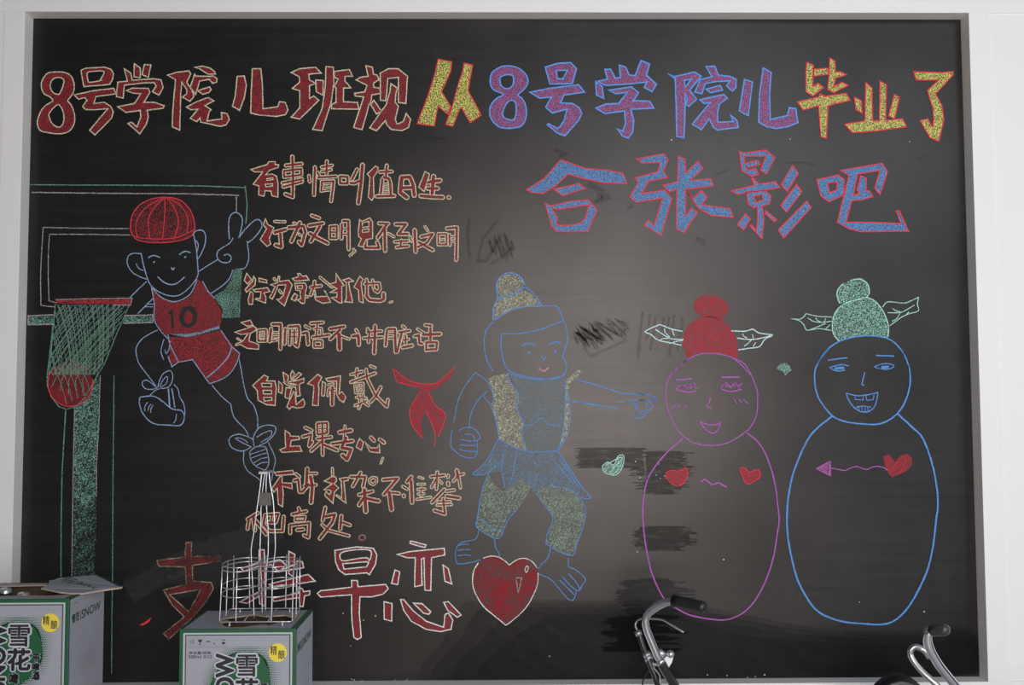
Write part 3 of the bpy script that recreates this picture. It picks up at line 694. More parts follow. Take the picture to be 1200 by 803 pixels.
# figures: F name parent-or-'-' then items with explicit materials: g mat / l mat
FIG = r'''
@ 20 200 4
F chalk_drawing backboard_outline
l greenline
L 5 62,66 300,68 500,68 700,70 860,72 1000,77 1070,80
L 5 1070,72 1078,160 1073,250
l pinkwhite
L 5 68,102 300,105 500,107 760,108 1042,116
L 5 1028,116 1028,195
L 4 120,266 300,270 525,272
L 4 150,298 350,299 530,302
L 4 122,266 114,400 110,500 112,632 180,640
L 4 152,298 146,400 146,500 150,610 185,620
G green_patch
g green
P 1020,458 1055,460 1045,690 960,690 965,650 920,590 970,560 1000,520
G crossbar
g green
P 52,680 175,675 175,718 52,722
l pinkwhite
L 5 175,676 52,681 52,722 175,720
G crossbar
g green
P 505,680 635,675 637,712 495,718
l pinkwhite
L 5 505,680 635,676 637,712 500,716
@ 0 440 3.09
F chalk_drawing post
g green
P 272,110 355,0 360,20 358,150 350,300 349,430 310,470 264,440 265,400 268,200
g dimgreen
P 264,440 310,470 349,430 347,600 344,720 262,730 262,600
l pinkwhite
L 2.6 363,0 361,60 359,150 350,320 349,440
L 2.6 270,110 267,250 264,400 262,560 260,730
l greenline
L 4 238,125 230,260 225,350 221,560 221,730
L 3.4 413,0 411,200 409,400 408,600 407,760 405,900 404,1080
@ 20 340 5.353
G ball
g heartred
Q 335,450 400,462 450,505 475,570 465,640 430,690 370,725 300,728 245,695 205,645 192,580 205,515 255,470
l redline
A 5 475,560 470,620 440,680 385,718 320,730 265,712 215,665 195,600 200,540 215,510
G rim
g scarfred
P 240,62 720,54 712,92 250,84
l pinkwhite
L 5 240,60 480,54 722,50 712,96 600,94
G net
n
@ 140 220 5.355
F chalk_drawing face
l pale
A 6 135,410 150,480 175,570 195,610 240,650 300,675 355,680 400,660 450,615 490,555 492,500 484,400 465,290
A 6 135,415 90,412 55,430 50,480 80,530 130,560 170,575
A 6 460,300 480,272 520,268 540,300 535,360 510,420 490,450
A 5 480,330 495,360 485,410
A 5 105,475 120,505 150,520
A 6 195,610 250,680 330,715 400,700 450,660 478,600 485,560
A 6 170,590 110,645 65,690
A 6 500,525 560,485 620,450
A 6 575,662 640,620 690,570 712,515
A 6 690,325 685,250 692,185 725,155 765,180 770,230 748,318
A 6 748,318 790,260 850,205 885,208 892,250 850,310 800,350
A 6 712,315 690,350 640,380 612,410 620,450 650,470 690,465 700,435 680,418 655,425
A 6 800,335 812,440 790,500 755,512
A 6 115,790 180,725 215,690
L 4 170,732 215,730
L 4 160,748 210,748
A 7 180,440 215,425 255,438
A 7 375,420 410,400 445,408
A 12 215,462 220,470
A 12 410,432 415,440
A 6 325,500 335,515 345,500
A 7 240,560 290,600 350,605 410,560
G cap
g dimred
Q 70,270 75,190 120,115 200,72 290,60 380,78 440,135 468,205 470,270 440,310 360,335 260,345 160,340 100,320
l redline
A 6 70,270 75,190 120,115 200,72 290,60 380,78 440,135 468,205 470,270 440,310 360,335 260,345 160,340 100,320 70,270
A 5 75,300 160,318 260,322 360,312 468,265
A 5 110,305 105,220 160,130 270,65
A 5 190,318 180,210 215,130 280,65
A 5 270,322 280,220 285,130 285,62
A 5 345,312 370,210 340,120 292,62
A 5 420,290 430,200 390,120 300,62
@ 140 340 5.02
G vest
g red
P 183,-28 210,10 235,34 300,66 350,68 400,50 430,20 448,-20 455,-72 480,-50 500,-20 550,40 600,120 600,190 590,213 480,243 400,256 300,260 270,262 240,230 205,170 200,80
G number
g black
P 282,138 302,116 314,114 322,226 306,226 300,140
Q 400,95 440,105 458,155 440,205 400,222 365,205 352,160 368,110
H 402,118 428,140 430,175 405,200 385,185 380,150
G shorts
g red
P 290,275 450,272 595,235 705,372 680,450 610,520 530,550 500,500 430,410 345,425 310,455 285,390 300,370 285,300
l pale
L 5 595,235 662,335 707,372
A 5 707,372 690,430 650,490 600,525 530,552
L 5 530,552 430,410 345,425 310,452
A 6 660,338 640,390 590,450 515,515
L 5 285,262 300,330 345,420
L 5 285,390 310,455
G belt
g palebelt
P 295,258 400,258 480,245 588,208 590,228 450,268 400,276 345,270
G arm_outline
l pale
A 5 188,-20 205,80 202,150 215,200 250,250 290,290
L 5 488,-52 520,5 560,50
G leg
l pale
A 5 225,235 175,260 130,290 98,345 110,420 150,480 215,565
A 5 262,290 245,350 250,385 262,410
A 4 300,300 290,350 275,375 268,350
G shoe
l pale
A 5 220,575 160,530 133,548 150,578 190,585 222,575
A 5 225,575 250,500 300,475 313,520 290,570 240,580
A 4 235,570 260,525 282,510 275,550 240,572
A 6 120,630 200,625 260,660 310,700 365,710 382,750 360,795 300,795 200,785 140,730 118,670 120,630
A 5 180,620 205,595 235,580
L 8 288,580 292,640 295,690
L 6 308,580 318,640 325,692
A 5 320,555 345,585 355,630 378,670 385,720 378,760
A 4 165,660 150,685 148,712
A 4 185,670 170,695 168,712
A 4 198,675 185,700 184,722
L 4 335,730 330,770 315,785
G leg
l pale
A 5 545,560 600,625 655,672
A 5 655,672 668,735 700,780 725,803
A 5 705,405 745,615 790,680 812,750 812,803
@ 250 440 6.689
A 6 205,375 250,425 278,475
A 5 345,340 350,400 342,425
G shoe
l pale
A 7 300,560 230,594 150,570 122,520 140,480 200,462 270,480 310,502
A 6 295,560 230,530 175,495 210,492 255,515 270,535
A 7 318,555 315,480 360,410 430,390 487,405 478,460 420,520 360,550
A 5 340,485 400,450 455,435 445,480 370,525
A 6 240,595 238,680 270,750 345,803 370,830
A 6 430,525 485,650 472,740 455,825
A 5 285,600 290,650 310,690 350,722 410,738 435,680 425,610 405,560 330,562 285,600
L 6 290,620 350,600 410,578
L 6 298,650 360,625 420,608
L 6 312,690 370,655 430,640
L 6 330,712 380,685 430,680
@ 455 420 7.294
F chalk_drawing neckerchief
g scarfred
P 40,85 110,140 180,185 255,215 300,210 400,215 460,180 575,75 520,180 460,230 345,290 370,350 410,410 470,450 483,500 460,600 425,670 405,640 330,470 310,460 285,540 295,680 220,590 185,500 190,420 270,290 245,245 180,235 100,210 65,170
l redline
A 4 40,85 70,190 110,212 245,245
A 4 60,100 150,175 255,215 400,215 480,160 578,75
A 4 270,290 200,400 183,480 215,590 295,682
A 5 320,450 380,580 402,660 392,750
A 4 345,290 400,400 478,465 482,530 425,670
@ 540 640 7.645
F chalk_drawing heart
g heartred
Q 190,125 260,95 340,105 400,140 435,172 500,125 570,112 640,140 685,200 690,310 650,440 560,570 470,665 405,708 310,635 220,560 140,440 105,320 110,230 145,160
l white
A 9 158,150 120,215 105,310 120,400 160,480 215,555 300,625 405,712
A 7 200,110 260,92 330,98 390,130 435,172
A 7 435,172 500,125 570,110 640,140 680,195
A 7 405,712 520,620 600,530 650,440 688,340 692,240
A 4 590,180 605,188 600,215 585,238 575,212 590,180
l pinkwhite
L 4 490,285 545,285 515,420 495,300
@ 510 300 4.444
F chalk_drawing standing_figure
l skyline
A 5 300,345 262,395 256,470 268,540 300,600
A 5 305,335 400,280 500,262 580,262 635,266 665,330 688,400 684,460 662,525
A 5 662,525 682,560 680,600 655,630 600,642 520,636 440,622 385,600
A 5 345,405 430,405 540,385 665,338
A 5 345,405 343,480 360,560 385,600
A 6 450,468 485,455 520,468
A 6 590,462 625,448 655,458
A 11 484,498 488,512
A 11 625,490 628,504
A 5 555,520 565,540 575,525
L 5 735,645 850,675 970,716 1100,720
A 5 1100,720 1150,742 1140,752 1080,752 1015,750
L 4 705,758 800,768 960,796
A 4 940,760 1030,768 1045,800
l pink
A 9 540,585 565,600 590,582
G cap
g ivory
Q 304,332 306,270 335,218 400,195 460,180 510,205 555,262 480,266 400,285
Q 320,155 345,110 390,92 435,105 462,145 440,180 400,198 340,205
l skyline
A 6 303,335 303,270 325,220 318,150 345,105 390,88 440,105 468,150
A 6 325,215 400,203 470,160
A 6 470,160 510,195 545,240 556,262
@ 520 430 6.667
G vest
g ivory
P 340,90 400,70 500,50 520,130 585,200 590,260 575,340 620,400 625,440 610,520 645,655 560,630 430,560 400,380 370,290 390,260 380,170
P 960,100 1000,60 1060,20 1075,40 1040,85 985,130 970,200 985,280 985,420 960,560 895,645 945,430 950,200
g greyblue
P 505,50 620,85 760,100 880,80 940,80 950,200 945,440 890,655 650,660 612,520 630,420 580,350 592,210
l skyline
A 6 250,50 320,95 370,170 390,260 372,295
A 5 310,228 370,310 410,430 432,560
A 5 500,48 520,120 580,200 585,250 570,320 590,365 630,430
A 5 630,430 610,510 630,590 648,660
A 5 950,100 950,250 940,440 920,560 890,655
A 5 970,200 990,320 985,440 960,550 895,650
A 5 635,455 690,455 760,398 820,450 920,460
A 5 500,48 620,85 760,100 880,80 940,70
A 5 430,562 560,635 700,665 890,655
A 5 250,40 170,145 110,270 80,435
A 5 340,190 260,270 215,360 198,470
A 6 120,500 160,475 240,485 285,550 262,578 262,660 240,705 190,712 130,690 60,630 55,580 65,490
A 5 130,565 200,580 265,575
A 5 125,610 190,615 255,613
A 5 120,645 190,660 260,660
A 5 165,528 220,530 245,575
L 4 980,268 1060,275 1200,305
@ 520 540 4.725
G trousers
g khaki
P 250,80 285,140 330,170 440,90 485,150 415,260 350,310 318,420 270,430 185,365 180,330 195,260 215,150
P 510,180 580,100 620,140 720,165 768,240 782,300 750,420 735,470 712,525 650,510 565,455 580,410 612,320 560,240
l skyline
A 4 250,70 220,140 198,240 182,345
A 5 178,340 190,375 270,425 312,430
A 4 318,420 355,330 410,265
A 4 510,180 560,250 605,320 572,410 566,460
A 4 566,460 630,500 712,525 735,470
A 4 745,190 780,250 784,310 760,400 735,470
A 3 205,320 260,370 320,395
A 4 195,385 175,435 100,452 68,490 66,540 80,572 140,565 205,550
A 3 80,470 110,462 140,465
A 3 78,497 120,492 150,493
A 3 75,527 120,522 150,525
A 4 280,432 288,480 305,510 308,530
A 4 592,480 575,540 540,575 522,600
A 4 525,628 590,655 640,710 690,768 720,768 735,720
A 4 690,540 692,585 730,605 785,655 765,690 755,715 735,720
A 3 690,625 730,670 755,712
A 3 640,660 690,710 725,745
A 3 655,640 700,690 738,722
G skirt
g skirt
P 304,-120 400,-72 500,-47 630,-56 690,25 755,115 815,205 770,208 720,165 640,140 590,130 560,150 500,175 440,95 345,165 320,60 160,80 250,0
l skyline
A 4 304,-120 230,10 160,75 240,70 290,20
A 4 630,-56 700,50 760,140 815,205 765,205 700,160 600,140
L 4 500,0 520,40
L 4 610,0 660,60 720,130
L 4 640,-10 690,60 750,150
A 4 335,-60 320,40 340,150
A 4 400,-30 385,60 365,130
@ 740 420 5.017
G hand
l skyline
A 4 0,208 80,212 150,240 130,247 60,246 0,243
A 4 -40,260 20,265 35,285 40,312
A 4 80,285 95,260 118,265 122,285 105,300 60,312 42,320
A 4 105,295 95,315 60,330 45,318
A 4 0,322 20,345 50,355 80,335 82,322
@ 740 320 6.667
F chalk_drawing purple_doll
l magenta
A 8 310,800 370,730 450,670 530,635 620,628 720,640 800,670 880,740 930,800
l cyanwhite
A 8 400,455 320,440 220,402
A 8 220,402 108,455 150,480 210,525 300,545 390,565
A 8 185,440 240,475 310,515 405,518
A 7 258,435 265,465 300,505
A 7 320,445 325,470 335,490
A 7 220,525 260,510 310,513
A 7 300,552 350,535 400,528
A 8 780,452 880,455 950,437
A 8 950,437 1000,470 1100,485 1040,520 1000,575 920,588 835,600
A 8 825,508 920,520 1020,508 1090,488
A 6 868,475 880,495 905,510
A 6 942,480 950,495 950,512
A 7 940,520 910,550 880,572
A 6 972,542 960,560 950,575
G hat
g scarfred
Q 545,338 495,295 485,240 520,190 580,170 650,175 715,205 755,260 750,310 720,350 690,372 620,352
Q 403,560 410,480 445,410 510,360 580,338 640,340 710,370 770,430 815,500 828,570 825,660 790,655 720,635 620,628 530,640 470,662 430,650
@ 740 420 5.017
G face
l magenta
A 6 600,-2 660,30 700,90 738,190 740,260 735,330 700,405 640,455 575,492 510,510 440,512 370,498 310,462 260,405 220,320 203,240 205,160 225,110 280,45 345,2
L 8 260,128 310,125 355,120
L 8 530,112 580,111 635,112
A 7 260,182 300,195 340,200 380,192
A 7 525,180 560,192 600,194 648,182
L 5 262,180 285,160 300,178 312,155 325,180 345,150 350,180 372,145 375,178 398,172
L 5 270,160 300,175 335,165 345,178
L 5 525,175 545,150 560,170 552,140 585,172 600,150 605,175 612,138 625,165 650,145 630,180
L 5 540,150 570,165 590,178
L 5 235,298 250,280 268,262
L 5 275,290 285,272
L 5 312,270 322,292
L 5 602,238 622,268
L 5 630,238 650,262
L 5 655,240 688,268
A 6 462,230 455,262 440,282 470,294
A 7 400,368 430,385 480,392 510,385 525,370
A 6 400,368 420,400 450,430 485,440 510,415 525,370
A 8 408,727 435,713 470,742 510,732 535,745 560,757
@ 680 480 3.088
A 4.5 372,103 300,170 250,240 232,300 226,380 235,480 250,560 265,610 300,680 340,715 400,745 480,760 520,762 560,752 600,728 640,680 675,610 700,530 713,450 720,400 715,350 708,290 695,230 670,160 640,115 603,85
@ 740 420 5.017
F chalk_drawing heart
g scarfred
P 322,648 328,690 295,745 245,738 205,695 215,668 255,662 285,650
l redline
A 5 285,665 322,645 328,690 293,745 240,738 203,695 215,665 250,660 275,672
F chalk_drawing heart
g scarfred
P 645,648 668,648 690,672 740,655 758,680 740,715 682,740 658,705 640,670
l redline
A 5 690,672 665,645 640,650 655,700 682,740 740,712 758,680 740,655 690,672
@ 680 480 3.088
F chalk_drawing heart
g mintfill
P 80,210 100,190 122,200 138,168 158,170 152,210 128,237 90,228
l mint
A 2 80,205 100,190 122,200 138,168 158,170 152,210 128,237 88,228 80,205
A 2 95,200 140,175 150,180 110,225 125,230 150,195
@ 740 420 5.017
F chalk_smudge green
g mintfill
Q 855,60 875,35 900,28 925,40 940,70 925,80 915,95 900,98 890,78
@ 910 300 6
F chalk_drawing blue_doll
l skyline
A 9 280,780 330,690 400,625 500,580 620,562 740,570 830,610 900,700 930,780
L 9 360,735 430,724 500,716
L 9 700,700 760,702 828,706
l mint
A 5 390,430 290,425 208,405
A 5 208,405 190,430 160,445 100,440
A 5 100,440 160,455 195,490 215,522 300,512 385,525
A 5 220,435 260,460 320,468 390,458
A 5 275,435 290,455 310,463
A 5 345,440 340,455 335,467
A 5 235,518 290,498 345,475
A 5 345,512 360,500 376,485
A 5 745,360 770,330 800,322 890,332 940,318 1000,290
A 5 1000,290 990,340 998,385 940,405 880,430 795,492
A 5 780,400 870,398 920,375 970,345
A 5 815,370 840,385 870,392
A 5 870,400 845,440 812,460
A 8 930,395 920,405 908,418
G hat
g mintfill
Q 442,600 400,545 393,460 425,375 500,322 570,302 640,295 710,335 760,410 785,500 780,575 640,560 520,575
Q 445,335 425,280 445,215 500,180 570,165 620,175 648,215 652,265 630,292 540,310
l mint
A 7 440,600 400,545 393,460 425,380 490,330 560,310 640,293 710,335 760,410 787,500 778,575
A 7 445,335 425,280 435,230 470,195
A 8 520,172 590,163 640,200 652,260 632,292
@ 910 410 4.725
G face
l skyline
A 8 282,0 225,80 210,160 230,260 300,358 370,395 470,410 560,412 640,378 700,310 738,200 732,90 690,-2
A 6 290,100 330,88 365,82 400,90
A 6 300,104 340,118 380,112
L 14 322,104 375,100
A 5 540,95 580,80 620,77 652,88
A 5 545,98 590,108 630,105 650,92
L 14 580,97 622,94
A 6 488,125 478,165 472,192 485,195
A 6 385,240 450,255 530,245 562,235
A 6 385,240 400,280 430,320 465,342 510,342 545,310 562,237
L 5 435,255 435,275 480,278 480,256
L 5 495,256 500,280 535,275 540,248
L 4 440,318 455,318 458,335
L 4 470,315 475,338
L 4 488,312 492,340
L 4 505,315 508,340
L 4 445,315 480,312 525,318
G arrow
l magenta
A 5 300,655 340,662 380,668 410,655 440,647 470,655 500,663 530,650 560,645 590,652 615,668
g purple
P 222,658 298,617 298,697
l magenta
L 6 298,617 222,658 298,697 298,617
@ 0 0 1
G body_outline
l skyline
A 2 975,488 950,510 933,545 925,575 922,610 925,640 933,675 945,700 960,718 985,728 1010,731 1040,731 1062,715 1082,680 1092,648 1097,610 1099,585 1094,550 1082,515 1068,500 1052,485
@ 910 410 4.725
F chalk_drawing heart
g scarfred
P 592,590 620,578 640,600 655,622 690,585 720,577 748,595 750,635 720,670 640,708 615,680 598,640
@ 0 0 1
F chalk_mark tick
g redline
P 163,733 170,729 177,724 175,729 168,733
'''
# ------------------------------------------------------------------ the setting
WD = 0.056                       # the board sits this deep behind the face of the wall
XL, XR, ZB, ZT = -1.5167, 1.5224, CAMH - .8916, CAMH + 1.2395
paint = plain('white_wall_paint', (.80, .80, .79), .55, noise=.02, nscale=3, bump=.05)
reveal = plain('grey_reveal_paint', (.82, .81, .79), .6, noise=.03, nscale=6, bump=.05)
def struct(name, mb, mats, loc=(0, 0, 0)):
    o = mb.build(name, mats, None, loc); o['kind'] = 'structure'; return o
m = MB(); y = -WD + .004
PR = at(1159, 14, -WD).x; PL = at(5, 14, -WD).x; PB = at(1184, 777, -WD).z
XM = 4.0
m.box((-XM, y, ZT + .02), (XM, .15, 3.4)); m.box((-XM, y, 0), (XM, .15, ZB - .02))
m.box((-XM, y, ZB - .02), (XL - .02, .15, ZT + .02)); m.box((XR + .02, y, ZB - .02), (XM, .15, ZT + .02))
m.box((XL - .02, .012, ZB - .02), (XR + .02, .15, ZT + .02))
struct('wall_back', m, paint)
def bevbox(name, a, b, mats, mis=None):
    bm = bmesh.new(); bmesh.ops.create_cube(bm, size=1)
    a = Vector(a); b = Vector(b); c = (a + b) / 2; d = b - a
    for v in bm.verts: v.co = Vector((v.co.x * d.x, v.co.y * d.y, v.co.z * d.z))
    bmesh.ops.bevel(bm, geom=list(bm.edges), offset=.0015, segments=2, affect='EDGES', profile=.5)
    me = bpy.data.meshes.new(name); bm.to_mesh(me)
    o = bpy.data.objects.new(name, me); COL.objects.link(o); o.location = c
    for mt in mats: me.materials.append(mt)
    if mis:
        for p in me.polygons: p.material_index = mis(p.normal)
    return o
for nm, a, b, rf in (
    ('trim_1', (-XM, -WD, ZT), (XM, .012, ZT + .16), lambda n: 1 if n.z < -.9 else 0),
    ('trim_2', (PL, -WD, ZB - .0), (XL, .012, ZT), lambda n: 1 if n.x > .9 else 0),
    ('trim_3', (XR, -WD, ZB - .0), (PR, .012, ZT), lambda n: 1 if n.x < -.9 else 0),
    ('trim_4', (-XM, -WD, ZB - .12), (XM, .012, ZB), None),
    ('trim_5', (PR, -WD + .001, ZB), (XM, .012, PB), None)):
    o = bevbox(nm, a, b, [paint, reveal], rf); o['kind'] = 'structure'
m = MB(); m.box((-XM, -6, -.05), (XM, 0, 0))
struct('floor', m, plain('grey_terrazzo', (.45, .44, .42), .35, noise=.25, nscale=60))

# ------------------------------------------------------------------ the blackboard and everything chalked on it
BC = Vector(((XL + XR) / 2, 0, ZB))
m = MB(); m.box((XL + .001, 0, ZB + .001), (XR - .001, .011, ZT - .001))
board = m.build('blackboard', board_material(), None, BC)
tag(board, 'large blackboard covered in coloured chalk writing and drawings, set into the white wall', 'blackboard')
LAY = .0004
def ribbon(mb, pts, wpx, layer, mi, closed=False, rough=.13, even=False):
    """a chalk line: pts in photograph pixels, drawn as a narrow strip with a slightly uneven edge"""
    P = [Vector(p) for p in pts]
    if closed: P.append(P[0].copy())
    Q = [P[0]]
    for a, b in zip(P, P[1:]):
        d = (b - a).length; n = max(1, int(d / 4.5))
        for k in range(1, n + 1): Q.append(a.lerp(b, k / n))
    if len(Q) < 2: return
    jit = [Vector((R.uniform(-rough, rough), R.uniform(-rough, rough))) for _ in Q]
    if closed: jit[-1] = jit[0]
    Q = [q + j for q, j in zip(Q, jit)]
    n = len(Q); L = []; Rr = []
    for i in range(n):
        a = Q[i - 1] if i else (Q[-2] if closed else None); c = Q[i + 1] if i < n - 1 else (Q[1] if closed else None)
        d1 = (Q[i] - a).normalized() if a is not None else None
        d2 = (c - Q[i]).normalized() if c is not None else None
        d1 = d1 if d1 is not None else d2; d2 = d2 if d2 is not None else d1
        t = d1 + d2
        if t.length < .2: t = Vector((-d1.y, d1.x))
        t.normalize(); nn = Vector((-t.y, t.x)); s = 1 / max(.45, abs(nn.dot(Vector((-d1.y, d1.x)))))
        h = wpx * .5 * (1 if even else R.uniform(.86, 1.14) * s)
        L.append(Q[i] + nn * h); Rr.append(Q[i] - nn * h)
    yy = -LAY * layer
    vs = [at(q.x, q.y, yy) for q in L] + [at(q.x, q.y, yy) for q in Rr]
    mb.add(vs, [(i, i + 1, n + i + 1, n + i) for i in range(n - 1)], mi)
NST = 0
def stroke(mb, pts, wpx, layer, mi):
    """a thick round-ended stroke"""
    global NST
    P = [Vector(p) for p in pts]; h = wpx / 2
    for a, b in zip(P, P[1:]):
        d = b - a
        if d.length < 1e-4: continue
        n = Vector((-d.y, d.x)).normalized() * h; NST = (NST + 1) % 120; yy = -LAY * layer - NST * 4e-6
        q = [a + n, b + n, b - n, a - n]
        mb.add([at(v.x, v.y, yy) for v in q], [(0, 1, 2, 3)], mi)
    for k, p in enumerate(P):
        NST = (NST + 1) % 120; yy = -LAY * layer - NST * 4e-6
        ring = [p + Vector((math.cos(t * .7854 + .39), math.sin(t * .7854 + .39))) * h for t in range(8)]
        mb.add([at(v.x, v.y, yy) for v in ring], [tuple(range(8))], mi)
def fill(mb, loops, layer, mi):
    L3 = [[Vector((p[0], p[1], 0)) for p in lp] for lp in loops]
    tris = tessellate_polygon(L3); flat = [p for lp in L3 for p in lp]
    mb.add([at(p.x, p.y, -LAY * layer) for p in flat], [tuple(t) for t in tris], mi)
def finish(name, mb, mats, parent):
    o = mb.build(name, mats, parent)
    me = o.data
    used = sorted(set(mb.m))                     # keep only the chalks this piece uses
    c = sum((v.co for v in me.vertices), Vector()) / len(me.vertices)
    for v in me.vertices: v.co -= c
    o.location = c
    for p in me.polygons:
        if p.normal.y > 0: p.flip()
    return o
STY = {'rc': ('red', 'cream', 1.3, 'red chalk character edged in cream'),
       'rs': ('red', 'cream', 1.15, 'red chalk character edged in cream'),
       'rd': ('dimred', 'faintcream', 1.2, 'half rubbed out red chalk character edged in cream'),
       'rm': ('red', 'white', 1.3, 'red chalk character edged in white'),
       'pp': ('pinkwhite', 'dimred', 1.0, None),
       'yr': ('yellow', 'redline', 1.3, 'yellow chalk character edged in red'),
       'pb': ('purple', 'blueline', 1.5, 'purple chalk character edged in blue'),
       'br': ('blue', 'redline', 1.3, 'blue chalk character edged in red')}
ox = oy = 0.0; sc = 1.0
def nums(tok): return [(ox + float(a) / sc, oy + float(b) / sc) for a, b in (t.split(',') for t in tok)]
mb = None; sty = None; loops = None
def flush_poly():
    global loops
    if loops:
        fill(mb, loops, 2.5, 0)
        for lp in loops: ribbon(mb, lp, sty[2], 4, 1, True)
    loops = None
def flush_char():
    global mb
    flush_poly()
    if mb and mb.v:
        o = finish('chalk_character', mb, [K[sty[0]], K[sty[1]]], board)
        if sty[3]: o['label'] = sty[3]
    mb = None
for ln in DRAW.strip().splitlines():
    t = ln.split()
    if t[0] == '@': flush_poly(); ox, oy, sc = map(float, t[1:4])
    elif t[0] == 'C': flush_char(); mb = MB(); sty = STY[t[1]]
    elif t[0] in 'PQ':
        flush_poly(); p = nums(t[1:]); loops = [p if t[0] == 'P' else [tuple(v) for v in catmull(p, True, 4)]]
    elif t[0] == 'H':
        h = nums(t[1:]); loops.append(h if len(h) < 7 else [tuple(v) for v in catmull(h, True, 3)])
    elif t[0] in 'SL':
        flush_poly(); p = nums(t[2:]); wd = float(t[1]) / sc
        stroke(mb, p, wd + 1.9, 1, 1)
        stroke(mb, p, max(.7, wd - .5), 3, 0)
flush_char()

def net(mb):
    def pt(u, v):
        xl = 240 - 45 * v; xr = 700 - 190 * v
        return (ox + (xl + (xr - xl) * u) / sc, oy + (92 + 440 * v) / sc)
    def run(u0, sl, lay, bow):
        P = []
        for k in range(13):
            v = k / 12; u = u0 + sl * v + bow * math.sin(v * 3.14)
            if 0 <= u <= 1: P.append(pt(u, v))
        if len(P) > 2: ribbon(mb, P, .9, lay, mi_of('netline'))
    for i in range(19):
        for k in (0, .022):
            run(-.42 + i * .075 + k + R.uniform(-.012, .012), .42, 4 + .1 * (i % 3), R.uniform(-.02, .02))
            run(.04 + i * .085 + k + R.uniform(-.015, .015), -.62, 4.4 + .1 * (i % 3), R.uniform(-.02, .02))
    for i in range(5):            # the strands over the ball
        x0 = 235 + i * 42
        ribbon(mb, [(ox + x0/sc, oy + 480/sc), (ox + (x0+45)/sc, oy + 600/sc), (ox + (x0+75 - i*6)/sc, oy + (715 - i*18)/sc)], .8, 5, mi_of('netline'))
        ribbon(mb, [(ox + (x0+65)/sc, oy + 450/sc), (ox + (x0 + 5)/sc, oy + 560/sc), (ox + (x0 - 20 + i*12)/sc, oy + (610 + i*22)/sc)], .8, 5.2, mi_of('netline'))
    E = lambda *a: [(ox + x/sc, oy + y/sc) for x, y in a]
    ribbon(mb, E((240,90),(228,230),(212,400),(200,520)), 1.2, 5, mi_of('greenline'))
    ribbon(mb, E((705,90),(640,240),(590,360),(545,470),(500,540),(470,600)), 1.1, 5, mi_of('greenline'))
    ribbon(mb, E((240,90),(205,400),(188,540),(190,600),(215,670),(260,730),(310,748)), 1.2, 5.2, mi_of('greenline'))
    ribbon(mb, E((500,540),(470,600),(420,680),(370,730),(310,748)), 1.0, 5.2, mi_of('greenline'))
part = None; mats = []; gname = None; lay = 2.5; nbase = 0
def mi_of(k):
    if k not in mats: mats.append(k)
    return mats.index(k)
FLAB = {'backboard_outline': 'basketball backboard drawn in green and white chalk lines', 'post': 'green chalk basketball post with pink edges',
 'ball': 'red chalk basketball caught in the net', 'face': 'chalk basketball player leaping in red vest and shorts', 'neckerchief': 'bright red chalk neckerchief',
 'heart': 'chalk heart', 'standing_figure': 'pointing child drawn in blue chalk with tunic and green trousers',
 'purple_doll': 'round-headed purple chalk doll in a red bobble hat', 'blue_doll': 'round-headed blue chalk doll in a green bobble hat',
 'green': 'smudge of green chalk', 'tick': 'short red chalk mark'}
HN = iter(['large deep red chalk heart edged in white', 'red chalk heart, left one on the purple doll', 'red chalk heart, right one on the purple doll',
           'small mint green chalk heart', 'red chalk heart with an arrow on the blue doll'])
pending = None
def flush_fig():
    global mb, mats, pending, part, loops
    if loops: fill(mb, loops, lay, cur)
    loops = None
    if mb is not None and mb.v:
        nm, lab, par = pending
        o = finish(nm, mb, [K[k] for k in mats], par)
        if lab: o['label'] = lab
        if par is board: part = o
    mb = None
cur = 0
def flush_fill():
    global loops
    if loops: fill(mb, loops, lay, cur)
    loops = None
for ln in FIG.strip().splitlines():
    t = ln.split()
    if t[0] == '@': flush_fill() if mb else None; ox, oy, sc = map(float, t[1:4])
    elif t[0] == 'F':
        flush_fig(); mb = MB(); mats = []; nbase += 1
        pending = (t[1], next(HN) if t[2] == 'heart' else FLAB[t[2]], board); lay = 2.0; gk = 0
    elif t[0] == 'G':
        flush_fig(); mb = MB(); mats = []; gk += 1; lay = 2.0 + .45 * gk; pending = (t[1], None, part)
    elif t[0] in 'gl': flush_fill(); cur = mi_of(t[1])
    elif t[0] in 'PQ':
        flush_fill(); p = nums(t[1:]); loops = [p if t[0] == 'P' else [tuple(v) for v in catmull(p, True, 4)]]
    elif t[0] == 'H': loops.append([tuple(v) for v in catmull(nums(t[1:]), True, 3)])
    elif t[0] in 'LA':
        flush_fill(); p = nums(t[2:]); p = p if t[0] == 'L' else [tuple(v) for v in catmull(p, False, 4)]
        ribbon(mb, p, max(.95, float(t[1]) / sc * 1.04), 6, cur)
    elif t[0] == 'n': net(mb)
flush_fig()

# wiped and scribbled patches where the dust has been rubbed off, plus the handlebar's painted reflection
def smear_mat(name, alpha, col, rough=.55, spec=.12):
    m, nt, b = new_mat(name); N = nt.nodes; L = nt.links
    b.inputs['Base Color'].default_value = (*col, 1); b.inputs['Roughness'].default_value = rough
    b.inputs['Specular IOR Level'].default_value = spec
    tc = N.new('ShaderNodeTexCoord'); mp = N.new('ShaderNodeMapping'); mp.inputs['Scale'].default_value = (1, 1, 3)
    n = N.new('ShaderNodeTexNoise'); n.inputs['Scale'].default_value = 22; n.inputs['Detail'].default_value = 5
    L.new(tc.outputs['Object'], mp.inputs[0]); L.new(mp.outputs[0], n.inputs['Vector'])
    r = N.new('ShaderNodeMapRange'); r.inputs[1].default_value = .2; r.inputs[2].default_value = .5
    r.inputs[4].default_value = alpha; L.new(n.outputs[0], r.inputs[0]); L.new(r.outputs[0], b.inputs['Alpha'])
    return m
rubbed = smear_mat('rubbed_paint', .15, BASE)
